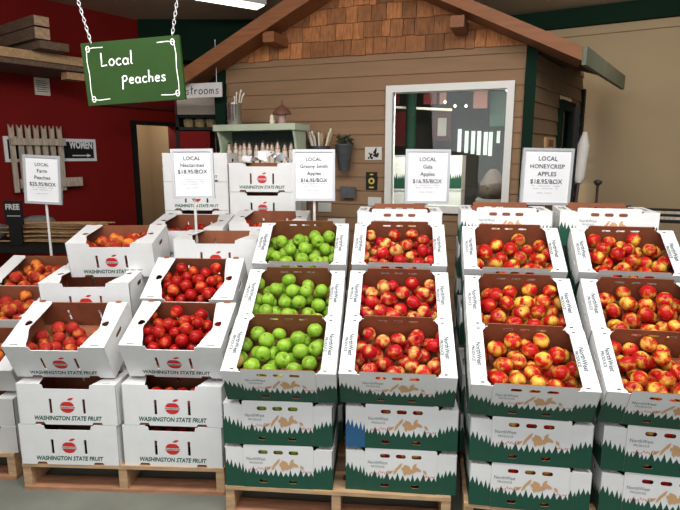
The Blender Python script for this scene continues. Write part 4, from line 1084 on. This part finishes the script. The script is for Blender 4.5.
# ------------------------------------------------------------------ bottle hutch against the shed
hl, hr = at_y(216, 125, 4.62), at_y(294, 123.2, 4.34)
hd_ = Vector((hr.x - hl.x, hr.y - hl.y, 0)); hw = hd_.length; hd_.normalize()
HZ2 = (hl.z + hr.z) / 2
hy = math.atan2(hd_.y, hd_.x)
hu = empty('bottle_hutch', (hl.x, hl.y, 0), (0, 0, hy), 'sage green hutch shelf holding bottles in front of the shed wall', 'hutch')
dz = .22
MB().box((-.02, -.02, HZ2 - .05), (hw + .02, dz + .02, HZ2)).build('top_board', 'sage', hu)
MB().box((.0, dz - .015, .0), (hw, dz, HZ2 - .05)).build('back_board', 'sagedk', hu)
for x0 in (.0, hw - .02):
    p = MB(); pr = [(dz - .016, 0), (dz - .016, HZ2 - .05)] 
    ol = [(0.0, HZ2 - .05), (.03, HZ2 - .12), (.045, HZ2 - .2), (.02, HZ2 - .29), (0, HZ2 - .34), (0, .0), (dz - .016, 0), (dz - .016, HZ2 - .05)]
    p.plate(ol, [], (x0 + .02, 0, 0), Y3, Z3, .02, 0); p.build('side_board', 'sage', hu)
BZ = HZ2 - .34
MB().box((.021, .0, BZ - .025), (hw - .021, dz - .016, BZ)).build('shelf', 'sage', hu)
Hu = hu.matrix_basis
nb = 12; bp_ = None
for k in range(nb):
    x0 = .075 + k * (hw - .15) / (nb - 1); h = .20 + .012 * math.sin(k * 2.3)
    o = empty('sauce_bottle', Hu @ Vector((x0, .07 + .02 * math.sin(k * 1.3), BZ)), (0, 0, 0), f"slim brown bottle with cream label on the hutch shelf, {('first','second','third','fourth','fifth','sixth','seventh','eighth','ninth','tenth','eleventh','last','thirteenth','fourteenth')[k]} from the doorway end", 'bottle', 'bottles on the hutch shelf')
    MB().lathe([(.018, 0), (.021, .004), (.021, h * .74), (.012, h * .86), (.010, h * .92)], 12).build('glass_body', 'bottle', o)
    MB().lathe([(.0216, h * .10), (.0216, h * .66)], 12).build('paper_label', 'cream', o)
    MB().lathe([(.0125, h * .92), (.0125, h)], 10).build('cap', 'cap', o)
# pail with sticks, ornament, figurine on top
o = empty('metal_pail', Hu @ Vector((.12, .10, HZ2)), (0, 0, 0), 'shiny metal pail with pale spoons on top of the sage hutch', 'pail')
MB().lathe([(.055, 0), (.057, .004), (.066, .17), (.070, .176), (.066, .18), (.062, .172), (.05, .02)], 20).build('bucket', 'steel', o)
for k, (dx, dy, hgt_) in enumerate(((.02, .0, .27), (.05, .01, .29), (.07, -.01, .26), (.0, .02, .24), (.04, .03, .25))):
    MB().tube([(dx * .3, dy, .03), (dx, dy, hgt_ - .03), (dx * 1.25, dy, hgt_)], [.005, .005, .009], 0, 6).build('spoon', 'stick', o)
o = empty('lantern_ornament', Hu @ Vector((hw - .16, .10, HZ2)), (0, 0, 0), 'small brown pagoda topped ornament on the sage hutch', 'ornament')
MB().lathe([(.035, 0), (.032, .02), (.03, .075), (.034, .08)], 12).build('body', 'mauve', o)
MB().lathe([(.078, .078), (.074, .092), (.045, .125), (.02, .145), (.008, .155), (.012, .17), (.002, .19)], 14).build('cap', 'plum', o)
o = MB().lathe([(.018, 0), (.024, .02), (.016, .045), (.019, .06), (.004, .078)], 10).build('figurine', 'cream'); o.location = Hu @ Vector((hw - .235, .07, HZ2)); tag(o, 'tiny cream figurine beside the pagoda ornament on the hutch', 'figurine')

# ------------------------------------------------------------------ on the shed's front wall
def on_shed(x, y, off=.03): return at_plane(x, y, H0 + Hn * off, Hn)
def plaque(px0, py0, px1, py1, name, label, m, cat, inner=None, off=.025):
    a = on_shed(px0, py0, off); b = on_shed(px1, py1, off); s = (b - a).dot(Hd); h = a.z - b.z
    g = empty(name, a, (0, 0, -psi), label, cat)
    MB().box((0, 0, -h), (s, .02, 0)).build('board', m, g)
    if inner: inner(g, s, h)
    return g
def in1(g, s, h):
    p = MB(); rg = random.Random(6)
    for k in range(16): p.plate(leaf(s * rg.uniform(.14, .86), -h * rg.uniform(.18, .85), rg.uniform(.02, .045), rg.uniform(.006, .012), rg.uniform(0, 3.1)), [], (0, -.001 - k * .0001, 0), X3, Z3, 0, 0)
    p.build('printed_pattern', 'black', g)
def in2(g, s, h):
    p = MB(); p.plate(disc(s * .5, -h * .5, s * .28), [], (0, -.001, 0), X3, Z3, 0, 0); p.plate(rect(s * .3, -h * .9, s * .7, -h * .82), [], (0, -.001, 0), X3, Z3, 0, 0); p.plate(rect(s * .35, -h * .17, s * .65, -h * .1), [], (0, -.001, 0), X3, Z3, 0, 0); p.build('emblem', 'yellow', g)
    p = MB(); p.plate(disc(s * .5, -h * .5, s * .14), [], (0, -.002, 0), X3, Z3, 0, 0); p.build('centre_dot', 'black', g)
plaque(365, 147, 381.5, 160, 'wall_picture', 'white and black patterned picture on the shed wall beside the window', 'greyw', 'picture', in1)
plaque(366, 172, 377, 190, 'wall_plaque', 'black plaque with a yellow emblem on the shed wall', 'black', 'plaque', in2)
plaque(340, 186.5, 355, 198, 'dark_box', 'dark grey metal box fixed low on the shed wall', 'pewter', 'box', None, .08)
plaque(368, 197, 381, 206, 'wall_card', 'small pale card on the shed wall below the yellow emblem plaque', 'greyw', 'card')
# two wall pockets
def pocket(px, py0, py1, hw_, name, label, fillm, sticks):
    a = on_shed(px, py0, .13); b = on_shed(px, py1, .13); h = a.z - b.z
    g = empty(name, (b.x, b.y, b.z), (0, 0, -psi), label, 'wall planter')
    MB().lathe([(hw_ * .55, 0), (hw_ * .6, .005), (hw_, h), (hw_ * 1.08, h + .008), (hw_ * .9, h), (hw_ * .5, .03)], 14).build('pot', 'pewter', g)
    MB().box((-.03, .05, h * .6), (.03, .11, h)).build('hook', 'pewter', g)
    rg = random.Random(int(px))
    for k in range(sticks):
        dx = rg.uniform(-1, 1); dy = rg.uniform(-.5, .5)
        if fillm == 'stick': MB().tube([(dx * hw_ * .5, dy * hw_ * .5, h * .5), (dx * hw_ * 1.7, dy * hw_, h + rg.uniform(.09, .16))], [.006, .010], 0, 6).build('stick', fillm if k % 3 else 'twig', g)
    if fillm == 'foliage':
        p = MB()
        for k in range(90):
            a_ = rg.uniform(0, 6.28); rr_ = rg.uniform(0, hw_ * 1.1); c = Vector((rr_ * math.cos(a_), rr_ * math.sin(a_) * .7, h + rg.uniform(-.01, .07))); l_ = rg.uniform(.02, .04)
            d = Vector((rg.uniform(-1, 1), rg.uniform(-1, 1), rg.uniform(-.3, 1))).normalized() * l_; e = d.cross(Vector((.3, .9, .2))).normalized() * l_ * .3
            p.add([c - d, c + e, c + d, c - e], [(0, 1, 2, 3)])
        p.build('foliage', 'foliage', g)
pocket(320, 147, 173, .085, 'stick_pot', 'dark wall pot holding pale sticks behind the granny smith sign', 'stick', 14)
pocket(344, 145, 171, .075, 'foliage_pot', 'grey wall pot of dark dried foliage on the shed wall', 'foliage', 0)
plaque(318, 202.5, 331, 212, 'wall_card', 'small pale card low on the shed wall behind the granny smith sign pole', 'greyw', 'card')
a = at_y(336.5, 228, 3.70); 
g = empty('blank_card', (a.x, 3.70, 0), (0, 0, 0), 'small blank grey card on a thin stake behind the topmost green apples', 'card')
MB().box((-.06, 0, a.z), (.06, .006, a.z + .065)).build('card', 'greyw', g); MB().box((-.008, .007, 0), (.008, .015, a.z + .05)).build('stake', 'barn', g)

# things behind the shed window: stacks of boxes
def tall_carton(w_, d_, h, loc, label):
    r = empty('produce_carton', loc, (0, 0, -psi), label, 'carton', 'cartons behind the shed window')
    p = MB(); p.box((-w_ / 2, 0, 0), (w_ / 2, d_, h)); p.build('body', 'white', r)
    p = MB(); p.plate(trees(-w_ / 2, w_ / 2, 3, h * .28, .02, .03, .06, half=w_ / 2), [], (0, -.0015, h * .04), X3, Z3, 0, 0); p.build('treeline_print', 'green', r)
    p = MB(); p.box((-w_ / 2 - .003, -.003, h), (w_ / 2 + .003, d_ + .003, h + .006)); p.build('lid', 'greyw', r)
for nm, p0, p1, dep in (('beside the window frame', 376, 409, .50), ('in the middle of the window', 429, 461, .52)):
    a = insh(p0, 155, dep); b = insh(p1, 190, dep); w_ = b[0] - a[0]; h = a[2] - b[2] - .008; c = H0 + Hd * ((a[0] + b[0]) / 2) - Hn * dep
    tall_carton(w_, .3, h, c + Vector((0, 0, b[2])), f"upper white treeline carton behind the shed window, {nm}")
    tall_carton(w_, .3, b[2] - .912, c + Vector((0, 0, .904)), f"lower white treeline carton behind the shed window, {nm}")
c = H0 + Hd * 1.36 - Hn * .62
o = MB().box((-.16, -.0, 0), (.16, .25, .30)).build('grey_carton', 'greyw'); o.location = (c.x, c.y, .9); o.rotation_euler = (0, 0, -psi); o.data.materials[0] = M['stone']; tag(o, 'grey carton behind the shed window near its corner side', 'carton')
c = H0 + Hd * 1.34 - Hn * .74
o = MB().lathe([(.10, 0), (.13, .04), (.12, .14), (.06, .24), (.03, .27)], 12).build('dark_sack', 'barndk'); o.location = (c.x, c.y, 1.2); tag(o, 'dark lumpy sack on the grey carton behind the shed window', 'sack')

# ------------------------------------------------------------------ right of the shed
Sw = shed.matrix_basis @ Sm
a = Sw @ Vector((.10, -.03, 0)); 
def on_side(x, y, off=.03):
    n = (Sw.to_3x3() @ Vector((0, -1, 0))).normalized(); return at_plane(x, y, (Sw @ Vector((0, 0, 0))) + n * off, n)
sdw = (Sw.to_3x3() @ X3).normalized(); syaw = math.atan2(sdw.y, sdw.x)
a = on_side(546.5, 137); b = on_side(555, 149)
g = empty('framed_picture', a, (0, 0, syaw), 'small tan framed picture on the side wall of the shed', 'picture'); s = (b - a).dot(sdw); h = a.z - b.z
MB().box((0, 0, -h), (s, .02, 0)).build('frame', 'tan', g); MB().box((s * .25, -.003, -h * .8), (s * .75, -.0005, -h * .2)).build('print', 'plum', g)
c = on_side(567, 150, -.10)
g = empty('potted_plant', (c.x, c.y, SW[1] + .03), (0, 0, 0), 'small green plant in the side window of the shed', 'plant')
MB().lathe([(.03, 0), (.04, .06), (.035, .06)], 10).build('pot', 'plum', g)
p = MB(); rg = random.Random(2)
for k in range(40):
    a_ = rg.uniform(0, 6.28); c2 = Vector((.07 * rg.random() * math.cos(a_), .07 * rg.random() * math.sin(a_), rg.uniform(.06, .3))); d = Vector((math.cos(a_), math.sin(a_), rg.uniform(-.2, .8))).normalized() * .035; e = d.cross(Z3).normalized() * .012
    p.add([c2 - d, c2 + e, c2 + d, c2 - e], [(0, 1, 2, 3)])
p.build('foliage', 'plant', g)
# furled white parasol leaning, dark post
t1, t0 = at_y(585, 133, 4.66), at_y(579, 178, 4.5); dd = (t0 - t1).normalized(); ft = t1 + dd * ((t1.z) / -dd.z)
g = empty('furled_parasol', ft, (0, 0, 0), 'furled off white parasol leaning beside the shed side window', 'parasol')
L1, L0 = t1 - ft, t0 - ft
MB().tube([L1, L1 + (L0 - L1) * .3, L0, L0 + (L0 - L1) * .12], [.02, .05, .045, .02], 0, 10).build('canopy', 'greyw', g); MB().tube([(0, 0, 0), L0], .012, 0, 8).build('pole', 'rod', g)
c = at_y(576, 165, 4.25); o = MB().box((-.02, 0, 0), (.02, .04, 1.95)).build('dark_post', 'black'); o.location = (at_y(574.5, 150, 4.12).x, 4.12, 0); tag(o, 'thin dark post standing before the side window of the shed', 'post')
a = at_y(596, 205, 4.7); z1 = at_y(596, 181, 4.7).z
g = empty('torch_stake', (a.x, 4.7, 0), (0, 0, 0), 'thin dark torch stake in front of the tan wall', 'torch'); MB().tube([(0, 0, 0), (0, 0, z1 - .03)], .011, 0, 8).build('pole', 'rod', g); MB().lathe([(.012, z1 - .04), (.032, z1 - .02), (.034, z1), (.01, z1 + .012)], 12).build('cup', 'rod', g)
# dark slatted rack
a = at_y(668, 222, 3.9)
g = empty('slatted_rack', (at_y(700, 222, 3.9).x, 3.9, 0), (0, 0, R(-22)), 'dark slatted rack against the tan wall beyond the outer honeycrisp boxes', 'rack')
for sx in (-.42, .42):
    for sy in (0, .5): MB().box((sx - .025, sy, 0), (sx + .025, sy + .04, a.z + .06)).build('upright', 'black', g)
for k in range(5): MB().box((-.44, .02 + k * .105, a.z - .02 + k * .012), (.44, .08 + k * .105, a.z + .0 + k * .012)).build('slat', 'barn' if k % 2 else 'black', g)
